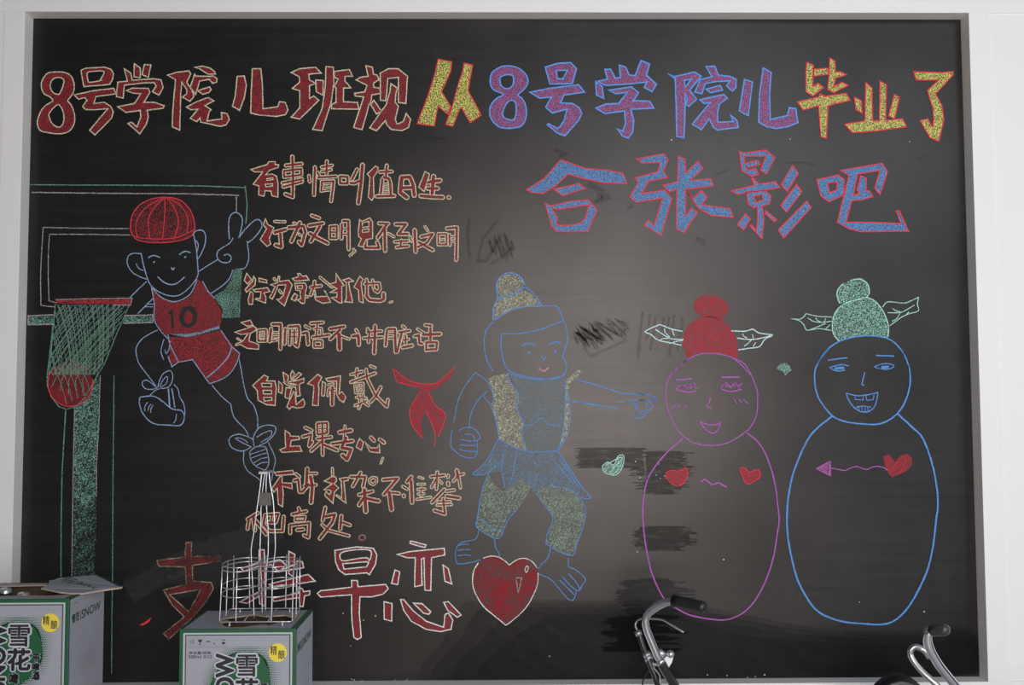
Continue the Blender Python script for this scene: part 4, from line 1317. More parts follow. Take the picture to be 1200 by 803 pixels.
wiped = smear_mat('wiped_paint', .40, BASE); wiped_reflect = smear_mat('wiped_bar_reflection', .36, (.008, .009, .013))  # the navy one also paints the handlebar's dark reflection
dusty = smear_mat('loose_chalk_dust', .025, (.5, .5, .5), .9)
def smear(name, strips, mat, lab=None, even=False):
    mb = MB()
    for k, (pts, wpx) in enumerate(strips):
        ribbon(mb, pts, wpx, .5 if even else .1 + .8 * k / max(1, len(strips)), 0, rough=0 if even else .35, even=even)
    o = finish(name, mb, [mat], board)
    if len(strips) > 3: o['kind'] = 'stuff'
    if lab: o['label'] = lab
def wipe(x0, x1, y0, y1, ragl, ragr, n, curve=0.0, th=5.0):
    out = []
    for i in range(n):
        f = (i + .5) / n; y_ = y0 + (y1 - y0) * f
        a = x0 + R.uniform(-1, 1) * ragl + curve * (f - .5) ** 2; b = x1 + R.uniform(-1, 1) * ragr - curve * (f - .5) ** 2
        out.append(([(a, y_), ((a + b) / 2, y_ - .5), (b, y_)], (y1 - y0) / n * 1.01))
    return out
smear('wiped_and_reflection_patch', wipe(676, 756, 525, 549, 4, 5, 20) + wipe(757, 806, 529, 558, 1, 9, 22) + wipe(744, 756, 549, 558, 7, 1, 7) + wipe(748, 800, 558, 580, 8, 10, 18, 60), wiped, 'dark wiped streaks beside the purple doll', True)
smear('wiped_and_reflection_patch', wipe(744, 812, 617, 646, 7, 8, 22, 40), wiped, 'short wiped patch across the purple doll', True)
def scribble(cx, cy, rx, ry, n, ang=0.0):
    p = []
    for i in range(n):
        t = -1 + 2 * (i + .5) / n; e = math.sqrt(max(0, 1 - t * t)) * (1 if i % 2 else -1) * R.uniform(.5, 1.05)
        x_, y_ = rx * (t + R.uniform(-.12, .12) + .35 * e), ry * e
        p.append((cx + x_ * math.cos(ang) - y_ * math.sin(ang), cy + x_ * math.sin(ang) + y_ * math.cos(ang)))
    return [tuple(v) for v in catmull(p, False, 5)]
smear('finger_smudge', [([(550, 255), (548, 275), (550, 302)], 4), ([(583, 258), (566, 280), (560, 306), (570, 306), (588, 275)], 3.5), (scribble(588, 288, 16, 17, 16), 3), ([(575, 310), (590, 300), (603, 288)], 3)], rubbed)
smear('finger_smudge', [(scribble(703, 388, 31, 15, 34, -.25), 3), (scribble(690, 395, 18, 16, 20, -.2), 3), ([(683, 405), (692, 418), (735, 398)], 3)], rubbed)
smear('finger_smudge', [([(x_, 368 + R.uniform(-4, 6)), (x_ - 3, 395), (x_ - 6, 405 + R.uniform(-10, 30))], 3.2) for x_ in (753, 762, 768, 778, 784, 790, 800)], rubbed)
smear('finger_smudge', [([(650, 175), (662, 180), (655, 184)], 5), ([(690, 215), (705, 225), (700, 235), (715, 230)], 7), ([(735, 245), (742, 240)], 4), ([(815, 280), (826, 285)], 7)], rubbed)
smear('finger_smudge', [([(500, 159), (520, 163)], 2.5), ([(838, 205), (854, 199)], 2), ([(922, 191), (940, 190), (954, 193)], 2), ([(1074, 187), (1090, 180)], 1.5)], rubbed)
smear('wiped_and_reflection_patch', wipe(725, 806, 678, 722, 10, 12, 24, 70), wiped_reflect, 'dark blue-black wiped patch above the handlebar with the bar reflection painted in', True)
smear('wiped_and_reflection_patch', wipe(715, 785, 722, 764, 12, 22, 20), wiped_reflect, None, True)  # dark reflection of the handlebar, painted onto the board
cleaned = smear_mat('washed_paint', .17, (.007, .0065, .007), .6, .12)
for k, (dx, dy) in enumerate(((0, 0), (14, 4), (34, 9), (60, 16))):
    mb = MB(); P_ = [(545 + dx * 1.6, 706 + dy), (610, 703 + dy), (700, 704 + dy), (790, 706 + dy), (880, 722 + dy * 1.5), (960, 736 + dy), (1060, 740 + dy), (1136, 735 + dy), (1142, 790), (900, 795), (700, 798), (500 + dx, 799), (520 + dx * 1.3, 750)]
    fill(mb, [[tuple(v) for v in catmull(P_, True, 4)]], .3 + .25 * k, 0); o = finish('washed_strip', mb, [cleaned], board)
o['label'] = 'darker washed strip along the bottom edge'
smear('dust_smear', [([(150, 695), (230, 650), (330, 618)], 26), ([(200, 690), (300, 655)], 30)], dusty)
mb = MB()
for px, py in ((745,541),(772,544),(769,557),(774,561),(779,558),(747,647),(1083,717),(644,769),(402,719),(411,757),(440,722),(426,727),(364,744),(415,797),(412,796),(424,798),(463,797),(477,797),(829,791),(852,792),(876,794),(896,791),(885,793),(1007,706),(848,656),(926,163),(936,228),(1066,166),(787,164),(750,560)):
    r_ = R.uniform(.5, .9)
    ring = [at(px + math.cos(a * 1.0472) * r_, py + math.sin(a * 1.0472) * r_, -.003) for a in range(6)]
    mb.add(ring, [tuple(range(6))])
finish('chalk_speck', mb, [K['white']], board)['kind'] = 'stuff'
# ------------------------------------------------------------------ lettering for the cartons
def text_shape(s, bold=0.0):
    cu = bpy.data.curves.new('lettering', 'FONT'); cu.body = s; cu.offset = bold; cu.resolution_u = 3
    o = bpy.data.objects.new('lettering', cu); COL.objects.link(o)
    bpy.context.view_layer.update()
    me = bpy.data.meshes.new_from_object(o.evaluated_get(bpy.context.evaluated_depsgraph_get()))
    v = [(p.co.x, p.co.y) for p in me.vertices]; f = [tuple(p.vertices) for p in me.polygons]
    bpy.data.objects.remove(o); bpy.data.curves.remove(cu); bpy.data.meshes.remove(me); return v, f
def put_text(mb, s, place, x0, y0, x1, y1, bold=0.0, rot=0, mi=0, grow=0.0, ref=None):
    """fit the word s in the rectangle (print units, y down); place turns print units into the world"""
    v, f = text_shape(s, bold)
    if not v: return
    rv = v if ref is None else ref
    a0 = min(p[0] for p in rv); a1 = max(p[0] for p in rv); b0 = min(p[1] for p in rv); b1 = max(p[1] for p in rv)
    out = []
    for x, y in v:
        u, t = (x - a0) / (a1 - a0), (y - b0) / (b1 - b0)
        if rot: u, t = 1 - t, u        # reads upwards
        out.append(place(x0 + (x1 - x0) * u, y1 - (y1 - y0) * t))
    mb.add(out, f, mi)
    return rv
card = plain('pale_grey_card', (.30, .315, .36), .6, noise=.04, nscale=20, bump=.1)
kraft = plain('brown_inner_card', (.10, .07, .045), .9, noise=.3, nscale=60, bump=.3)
torn = plain('torn_card_edge', (.40, .33, .25), .95, noise=.2, nscale=90, bump=.4)
inkg = plain('green_ink', (.006, .085, .032), .55); inkd = plain('dark_green_ink', (.006, .05, .03), .55)
inkk = plain('black_ink', (.012, .012, .016), .55); inkw = plain('white_ink', (.46, .48, .54), .55)
inky = plain('yellow_ink', (.70, .58, .06), .55); inks = plain('grey_ink', (.26, .28, .31), .55)
capm = plain('silver_crown_cap', (.62, .64, .66), .3, .8); glass = plain('dark_green_glass', (.01, .035, .02), .08, coat=.5)
U = .000311 * 1.0
def carton(name, px_right, py_top, y_front, hole, label, flap=False):
    p = at(px_right, py_top, y_front)
    W, D, H = .2800, .215, .270
    x1, zt = p.x, p.z; x0 = x1 - W; y0 = y_front; y1 = y0 + D
    root = empty(name, ((x0 + x1) / 2, (y0 + y1) / 2, zt - H)); tag(root, label, 'box', 'beer cartons in front of the blackboard')
    t = .004; m = MB()
    m.box((x0, y0, zt - H), (x1, y0 + t, zt)); m.box((x0, y1 - t, zt - H), (x1, y1, zt))
    m.box((x0, y0 + t, zt - H), (x0 + t, y1 - t, zt)); m.box((x1 - t, y0 + t, zt - H), (x1, y1 - t, zt)); m.box((x0 + t, y0 + t, zt - H), (x1 - t, y1 - t, zt - H + t))
    m.build('carton_body', card, root)
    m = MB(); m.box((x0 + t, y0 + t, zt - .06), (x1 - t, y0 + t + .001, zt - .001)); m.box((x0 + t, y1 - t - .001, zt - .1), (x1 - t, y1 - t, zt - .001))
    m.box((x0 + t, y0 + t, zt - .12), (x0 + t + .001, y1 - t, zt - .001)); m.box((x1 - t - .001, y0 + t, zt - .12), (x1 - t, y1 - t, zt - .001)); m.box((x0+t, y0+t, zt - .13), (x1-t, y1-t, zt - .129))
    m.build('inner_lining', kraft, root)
    # top with a torn hole, (u, v) in 0..1 across and back
    L = [[Vector((x0, y0, 0)), Vector((x1, y0, 0)), Vector((x1, y1, 0)), Vector((x0, y1, 0))]] + [[Vector((x0 + W * u, y0 + D * v, 0)) for u, v in hole]]
    flat = [q for l in L for q in l]; tr = [tuple(q) for q in tessellate_polygon(L)]
    m = MB(); n = len(flat)
    m.add([Vector((q.x, q.y, zt)) for q in flat] + [Vector((q.x, q.y, zt - .003)) for q in flat], [tuple(f) for f in tr] + [tuple(i + n for i in reversed(f)) for f in tr], 0)
    h0 = 4; hn = len(hole)
    m.add([Vector((q.x, q.y, zt + .0002)) for q in L[1]] + [Vector((q.x, q.y, zt - .003)) for q in L[1]], [(i, (i+1) % hn, hn + (i+1) % hn, hn + i) for i in range(hn)], 1)
    # ragged paper rim around the hole
    c = sum((q for q in L[1]), Vector()) / hn
    rim = []
    for i, q in enumerate(L[1]):
        rim.append(Vector((q.x, q.y, zt + .0006))); d = (q - c).normalized() * (.004 + .007 * R.random()); rim.append(Vector((q.x + d.x, q.y + d.y, zt + .0006)))
    m.add(rim, [(2*i, 2*i+1, (2*i+3) % (2*hn), (2*i+2) % (2*hn)) for i in range(hn)], 1)
    tp = m.build('top_panel', [card, torn], root)
    # printing: front face
    fr = lambda lay: (lambda a, b: Vector((x1 - (980 - a) * U, y0 - .0004 * lay, zt - (b - 310) * U)))
    xl = 980 - W / U; bt = 310 + H / U
    def rect(m, f, a, b, c_, d, mi=0): m.add([f(a, b), f(c_, b), f(c_, d), f(a, d)], [(0, 1, 2, 3)], mi)
    m = MB(); f1 = fr(1)
    rect(m, f1, xl, 310, 980, 338, 0); rect(m, f1, xl, 338, xl + 28, bt, 0); rect(m, f1, 952, 338, 980, bt, 0); rect(m, f1, xl, bt - 28, 980, bt, 0)
    rect(m, f1, xl + 28, 338, 952, 347, 1); rect(m, f1, xl + 28, 347, xl + 37, bt - 28, 1); rect(m, f1, 943, 347, 952, bt - 28, 1)
    rect(m, f1, xl + 44, 352, 936, 359, 2); rect(m, f1, xl + 44, 359, xl + 51, bt - 40, 2); rect(m, f1, 929, 359, 936, bt - 40, 2); rect(m, f1, xl + 44, bt - 47, 936, bt - 40, 2)
    # side and top edges of the border
    sd = lambda u, v, e=.0005: Vector((x1 + e, y0 + u, zt - v))
    m.add([sd(0, 0), sd(.006, 0), sd(.006, H), sd(0, H)], [(0, 1, 2, 3)], 0)
    m.add([sd(0, 0), sd(D, 0), sd(D, .004), sd(0, .004)], [(0, 1, 2, 3)], 0)
    T = lambda u, v: Vector((u, v, zt + .0004))
    m.add([T(x1 - .009, y0), T(x1, y0), T(x1, y1), T(x1 - .009, y1)], [(0, 1, 2, 3)], 0)
    m.add([T(x1 - .013, y0), T(x1 - .010, y0), T(x1 - .010, y1), T(x1 - .013, y1)], [(0, 1, 2, 3)], 2)
    m.add([T(x0, y0), T(x0 + .006, y0), T(x0 + .006, y1), T(x0, y1)], [(0, 1, 2, 3)], 0)
    m.build('green_border', [inkg, inkw, inkd], root)
    m = MB(); f2 = fr(1)
    cx, cy = 545, 735
    blob = []
    for k in range(40):
        a = k * math.tau / 40; rr = 1 + .03 * math.sin(5 * a)
        blob.append((cx + 8 + 232 * rr * math.cos(a) - 40 * math.sin(a), cy + 258 * rr * math.sin(a)))
    m.add([f2(*q) for q in blob], [tuple(range(40))], 0)
    for j in range(-22, 26):
        for i in range(-22, 23):
            x_ = cx + i * 15 + (j % 2) * 7.5; y_ = cy + j * 13
            e = math.hypot((x_ - cx - 8 + .155*(y_-cy)) / 232, (y_ - cy) / 258)
            if .97 < e < 1.42 and 365 < y_ < bt - 60 and xl + 60 < x_ < 915:
                r_ = 7.4 * (1.45 - e) / .45
                if r_ > 1: m.add([f2(x_ + r_, y_), f2(x_, y_ + r_), f2(x_ - r_, y_), f2(x_, y_ - r_)], [(0, 1, 2, 3)], 0)
    m.build('halftone_burst', [inkg], root)['kind'] = 'stuff'
    m = MB()
    for s_, a, b, c_, d, rot in (('雪', 522, 508, 682, 670, 0), ('花', 522, 690, 690, 852, 0), ('SNOW', 366, 500, 500, 1010, 1)):
        base, _ = text_shape(s_, 0)
        for e, nn, ly, mi_ in ((17, 12, 2, 0), (3.5 if s_ == '雪' else 6.5, 10, 3, 1), (0, 1, 3.5, 1)):
            for q in range(nn):
                ex = e * math.cos(q * math.tau / nn); ey = e * math.sin(q * math.tau / nn)
                put_text(m, s_, fr(ly + q * .03), a + ex, b + ey, c_ + ex, d + ey, 0, rot, mi_, ref=base)
    m.build('brand_lettering', [inkw, inkk], root)
    m = MB()
    for i, s_ in enumerate('干啤酒'):
        base, _ = text_shape(s_, 0)
        for q in range(6): put_text(m, s_, fr(2), 706 + 5*math.cos(q), 730 + i * 68 + 5*math.sin(q), 766 + 5*math.cos(q), 790 + i * 68 + 5*math.sin(q), 0, 0, 0, ref=base)
        put_text(m, s_, fr(3), 706, 730 + i * 68, 766, 790 + i * 68, .0, 0, 1, ref=base)
    for i, s_ in enumerate('啤酒'):
        base, _ = text_shape(s_, 0)
        
        for q in range(6): put_text(m, s_, fr(2), 535 + 6*math.cos(q), 875 + i * 110 + 6*math.sin(q), 605 + 6*math.cos(q), 965 + i * 110 + 6*math.sin(q), 0, 0, 0, ref=base)
        put_text(m, s_, fr(3), 535, 875 + i * 110, 605, 965 + i * 110, .0, 0, 1, ref=base)
    m.build('small_lettering', [inkw, inkk], root)
    m = MB(); f3 = fr(2)
    m.add([f3(840 + 70 * math.cos(a * .2618), 492 + 72 * math.sin(a * .2618)) for a in range(24)], [tuple(range(24))], 0)
    put_text(m, '精', fr(3), 782, 438, 834, 510, .01, 0, 1); put_text(m, '酿', fr(3), 844, 472, 896, 540, .01, 0, 1)
    m.build('yellow_badge', [inky, inkk], root)
    m = MB(); f3 = fr(1)
    for i in range(5):
        a = 150 + i * 60
        rect(m, f3, a, 378, a + 57, 455, 0); rect(m, fr(1.4), a + 2, 380, a + 55, 436, 1)
        g = fr(2)
        if i == 0: rect(m, g, a+16, 390, a+21, 425, 2); rect(m, g, a+34, 390, a+39, 425, 2)
        if i == 1: m.add([g(a+12,388), g(a+44,388), g(a+40,404), g(a+30,410), g(a+26,410), g(a+16,404)], [(0,1,2,3,4,5)], 2); rect(m, g, a+26, 410, a+30, 424, 2); rect(m, g, a+18, 423, a+38, 427, 2)
        if i == 2: m.add([g(a+10,410), g(a+20,398), g(a+38,398), g(a+48,410), g(a+28,406)], [(0,1,2,3,4)], 2)
        if i == 3: rect(m, g, a+14, 414, a+24, 424, 2); rect(m, g, a+30, 394, a+44, 397, 2)
        if i == 4: rect(m, g, a+18, 408, a+40, 425, 2); rect(m, g, a+14, 390, a+44, 395, 2)
    m.build('handling_symbols', [inks, card, inkk], root)
    m = MB()
    put_text(m, '净含量/规格:', fr(1), 150, 478, 330, 502, .01, 0, 0); put_text(m, '500ml X12', fr(1), 150, 508, 330, 532, .01, 0, 0)
    for k in range(2): rect(m, fr(1), 700 + k * 20, 380 + k * 14, 925, 383 + k * 14, 1)
    m.build('fine_print', [inkk, inks], root)['kind'] = 'stuff'
    # printing: right side
    m = MB(); S = lambda a, b: Vector((x1 + .0006, y0 + a * .001, zt - b * .001))
    put_text(m, '雪花', S, 18, 42, 60, 64, .02, 0, 0); rect(m, S, 66, 42, 68, 64, 1); put_text(m, 'SNOW', S, 74, 42, 190, 64, .01, 0, 0)
    for k in range(6): rect(m, S, 60, 150 + k * 9, 150 + 10 * (k % 3), 152 + k * 9, 2)
    rect(m, S, 30, 16, 36, 18, 1); rect(m, S, 42, 16, 46, 18, 1); rect(m, S, 90, 16, 94, 18, 1)
    rect(m, S, 8, 128, 200, 129.2, 2); rect(m, S, 80, 75, 81, 128, 2); rect(m, S, 8, 128, 9.5, 250, 2)
    m.build('side_print', [inkd, inkk, inks], root)
    return root, x0, x1, y0, y1, zt
YF = -.75
c_hole = [(.36,.13),(.42,.07),(.52,.09),(.60,.16),(.66,.22),(.74,.17),(.80,.30),(.90,.36),(1-.06,.55),(.86,.62),(.78,.72),(.62,.66),(.50,.76),(.38,.66),(.30,.60),(.24,.50),(.33,.42),(.28,.30)]
l_hole = [(.10,.22),(.30,.17),(.52,.2),(.78,.18),(.93,.26),(.95,.5),(.9,.8),(.6,.86),(.3,.84),(.08,.8)]
boxc, bx0, bx1, by0, by1, bz = carton('beer_carton', 347, 737, YF, c_hole, 'grey and green beer carton under the wire basket, torn open on top')
boxl, lx0, lx1, ly0, ly1, lz = carton('beer_carton', 81, 702, YF, l_hole, 'grey and green beer carton with a torn flap and two bottle caps showing')
# torn flap standing out over the right edge of the left carton
def flapz(px, py, yy, dz=0.0): v = at(px, py, yy); return v + Vector((0, 0, dz))
fp = [(275/5.714, 150/5.714, -.66), (330/5.714, 125/5.714, -.62), (328/5.714, 100/5.714, -.56), (360/5.714, 96/5.714, -.55), (400/5.714, 82/5.714, -.53), (480/5.714, 76/5.714, -.525), (640/5.714, 62/5.714, -.49), (822/5.714, 139/5.714, -.60), (815/5.714, 145/5.714, -.612), (680/5.714, 164/5.714, -.64), (550/5.714, 185/5.714, -.69), (480/5.714, 184/5.714, -.70), (400/5.714, 176/5.714, -.695)]
tops = [at(a, 663 + b, c) for a, b, c in fp]; n = len(tops)
dn = [v - Vector((0, 0, .0035)) for v in tops]
m = MB(); tr = [tuple(q) for q in tessellate_polygon([[Vector((a, -b, 0)) for a, b, c in fp]])]
m.add(tops + dn, tr + [tuple(i + n for i in reversed(f)) for f in tr], 0); m.add(tops + dn, [(i, (i + 1) % n, n + (i + 1) % n, n + i) for i in range(n)], 1)
fl = m.build('torn_flap', [card, torn], boxl)
m = MB(); A = at(415/5.714, 663 + 82/5.714, -.55); B = at(640/5.714, 663 + 168/5.714, -.64)
def fpl(u, v):  # along the flap's print line
    a = at((425 + 205 * u + 60 * v) / 5.714, 663 + (92 + 75 * u - 28 * v) / 5.714, -.56 - .08 * u + .02 * v); return a + Vector((0, -.002, .003))
put_text(m, '雪花 SNOW', lambda a, b: fpl(a, -b), 0, -.62, 1, .38, .01, 0, 0)
m.add([at(640/5.714, 663+63/5.714, -.492)+Vector((0,-.001,.001)), at(655/5.714, 663+62/5.714, -.49)+Vector((0,-.001,.001)), at(822/5.714, 663+139/5.714, -.602)+Vector((0,-.001,.001)), at(800/5.714, 663+140/5.714, -.604)+Vector((0,-.001,.001))], [(0,1,2,3)], 0)
m.build('flap_print', [inkd], fl)

# bottles inside the cartons: the first is built, the rest are copies
def bottle():
    r = empty('beer_bottle', (0, 0, 0)); m = MB()
    m.lathe((0, 0, 0), [(0, 0), (.031, 0), (.034, .006), (.034, .135), (.030, .158), (.017, .188), (.0135, .215), (.0135, .236), (0, .236)], 20)
    m.build('glass_body', glass, r); m = MB()
    pr = [(.0, .243), (.011, .243), (.0135, .241), (.0155, .236), (.0162, .231)]
    m.lathe((0, 0, 0), pr, 21); m.build('crown_cap', capm, r); return r
b0 = bottle(); first = True
for zt_, pts in ((lz, [(at(2, 690, ly0 + .13).x, ly0 + .150), (at(28, 694, ly0 + .09).x, ly0 + .090)]), (bz, [(at(308, 722, by0 + .09).x, by0 + .10)])):
    for k, (x_, y_) in enumerate(pts):
        if first: o = b0; first = False
        else:
            o = b0.copy(); COL.objects.link(o)
            for ch in b0.children:
                c2 = ch.copy(); COL.objects.link(c2); c2.parent = o
        o.location = (x_, y_, zt_ - .27 + .004 + (.022 if zt_ == lz else .010))
        tag(o, ('green beer bottle capped in silver at the far left of the flapped carton', 'green beer bottle with silver cap beside the torn flap')[k] if zt_ == lz else
            'beer bottle under the wire basket, silver cap in the torn hole', 'bottle', 'bottles inside the cartons')
# stools that carry the cartons, below the picture
wood = plain('worn_stool_wood', (.30, .19, .10), .6, noise=.3, nscale=12)
def stool(x0, x1, y0, y1, zt, label):
    r = empty('wooden_stool', ((x0 + x1) / 2, (y0 + y1) / 2, 0), label=label, cat='stool', group='stools under the cartons')
    m = MB(); m.box((x0 - .01, y0 - .01, zt - .025), (x1 + .01, y1 + .01, zt)); m.build('seat', wood, r)
    for a in (x0 + .01, x1 - .04):
        for b in (y0 + .01, y1 - .04):
            m = MB(); m.box((a, b, 0), (a + .03, b + .03, zt - .025)); m.build('leg', wood, r)
stool(bx0, bx1, by0, by1, bz - .27, 'plain wooden stool under the carton that holds the wire basket')
stool(lx0, lx1, ly0, ly1, lz - .27, 'plain wooden stool under the carton with the torn flap')

# ------------------------------------------------------------------ wire basket on the middle carton
chrome = plain('chromed_wire', (.72, .72, .76), .34, .85)
steel = plain('brushed_steel', (.50, .50, .50), .28, 1.0, noise=.08)
def bpt(px, py, f):                 # f: 0 front of the basket .. 1 back
    return at(px, py, by0 + .022 + .155 * f)
root = empty('wire_bottle_basket', (at(300, 725, by0 + .10).x, by0 + .10, bz)); tag(root, 'chrome wire basket with tall gathered handle on the torn carton', 'basket')
wr = .0015
z0 = bz + .012
fx0, fx1 = bpt(257, 725, 0).x, bpt(343, 725, 0).x
bkx0, bkx1 = bpt(270, 709, 1).x, bpt(352, 709, 1).x
yf, yb = by0 + .022, by0 + .177
def corner_rect(z, e=0.0):
    P = []; r = .012
    for cx_, cy_2, a0 in ((fx1 - r + e, yf + r - e, -90), (bkx1 - r + e, yb - r + e, 0), (bkx0 + r - e, yb - r + e, 90), (fx0 + r - e, yf + r - e, 180)):
        for k in range(5):
            a = math.radians(a0 + 22.5 * k); P.append((cx_ + r * math.cos(a), cy_2 + r * math.sin(a), z))
    return P
m = MB(); m.tube(corner_rect(z0), wr, 6, closed=True)
for t in (.33, .66):
    m.tube([(fx0 + (fx1 - fx0) * t, yf, z0), (bkx0 + (bkx1 - bkx0) * t, yb, z0)], wr, 6)
m.build('base_frame', chrome, root)
for px in (269, 331):
    m = MB(); x_ = bpt(px, 725, 0).x
    m.tube([(x_, yf, z0), (x_, yf, bz + .004)], wr, 6); m.lathe((x_, yf, bz + .001), [(0, .0), (.003, .001), (.003, .005), (0, .006)], 8); m.build('foot', chrome, root)
    m = MB(); x2 = x_ + (bkx0 - fx0); m.tube([(x2, yb, z0), (x2, yb, bz + .004)], wr, 6); m.lathe((x2, yb, bz + .001), [(0, .0), (.003, .001), (.003, .005), (0, .006)], 8); m.build('foot', chrome, root)
ztop = at(300, 664, yf).z; zmid = at(300, 700.5, yf).z; zt2 = ztop - .022
for z_, nm in ((ztop - .003, 'top_ring'), (ztop - .013, 'top_ring'), (zmid, 'middle_ring'), (zmid + .020, 'middle_ring')):
    for i in (0, 1):
        for j in (.5,):
            wq = (fx1 - fx0) / 2; dq = (yb - yf) / 2
            sh = (bkx0 - fx0) * (j * .5 + .25)
            cx_ = fx0 + wq * (i + .5) + sh; cy_2 = yf + dq
            ring = [(cx_ + (wq * .5 + .004) * math.cos(k * math.tau / 28), cy_2 + (dq + .001) * math.sin(k * math.tau / 28), z_ + .001 * i) for k in range(28)]
            m = MB(); m.tube(ring, wr * .9, 6, closed=True); m.build(nm, chrome, root)
def wire(px_t, py_t, f, px_b):
    a = bpt(px_t, py_t, f); b = Vector((bpt(px_b, 720, f).x, a.y, z0))
    m = MB(); m.tube([b, b + Vector((0, 0, .004)), a.lerp(b, .5), a], wr, 6); m.build('upright_wire', chrome, root)
for a in ((260.5, 664, 0, 257.5), (278, 665.5, 0, 276.5), (319.5, 665.5, 0, 318), (344, 663.5, 0, 342.5), (267, 657, .35, 265), (348, 658.5, .45, 347), (274, 651, 1, 273.3), (351.6, 652, 1, 351), (336, 650, 1, 334.5), (292, 652, 1, 292.5), (312, 651, 1, 311)):
    wire(*a)
H_ = [[(268, 55), (262, 110), (245, 230), (232, 330), (220, 400), (218, 440), (224, 560), (232, 725)],
      [(284, 55), (275, 110), (265, 210), (264, 300), (260, 400), (262, 480), (266, 560), (270, 690)],
      [(292, 55), (288, 120), (291, 220), (298, 330), (298, 430), (290, 520), (287, 620), (286, 720)],
      [(302, 55), (308, 110), (322, 190), (328, 300), (332, 400), (326, 470), (318, 560), (315, 750)]]
for k, pts in enumerate(H_):
    P = []
    for i, (a, b) in enumerate(pts):
        q = at(240 + a / 4.015, 540 + b / 4.015, by0 + (.075 if k in (0, 3) else .125)); P.append(q)
    while P and P[-1].z < z0: P.pop()
    P.append(Vector((P[-1].x, P[-1].y, z0)))
    P = catmull(P, False, 4); m = MB(); m.tube(P, wr * 1.05, 6); m.build('handle_wire', chrome, root)
m = MB(); a = at(307, 553, by0 + .1); b = at(315.5, 553, by0 + .1)
m.tube([at(306.5, 554, by0 + .072), at(307, 552.5, by0 + .1), at(307.5, 553, by0 + .128)], .0016, 6); m.tube([at(315, 554, by0 + .072), at(315, 552.5, by0 + .1), at(314.5, 553, by0 + .128)], .0016, 6)
m.box((a.x - .002, by0 + .073, a.z - .004), (b.x + .002, by0 + .127, a.z + .002)); m.build('handle_clip', chrome, root)
m = MB(); a = at(305, 592, by0 + .1); b = at(319.5, 577, by0 + .1)
m.box((a.x, by0 + .085, a.z), (b.x, by0 + .087, b.z)); m.build('grey_tag', plain('worn_grey_tape', (.10, .09, .08), .7, noise=.3, nscale=80), root)

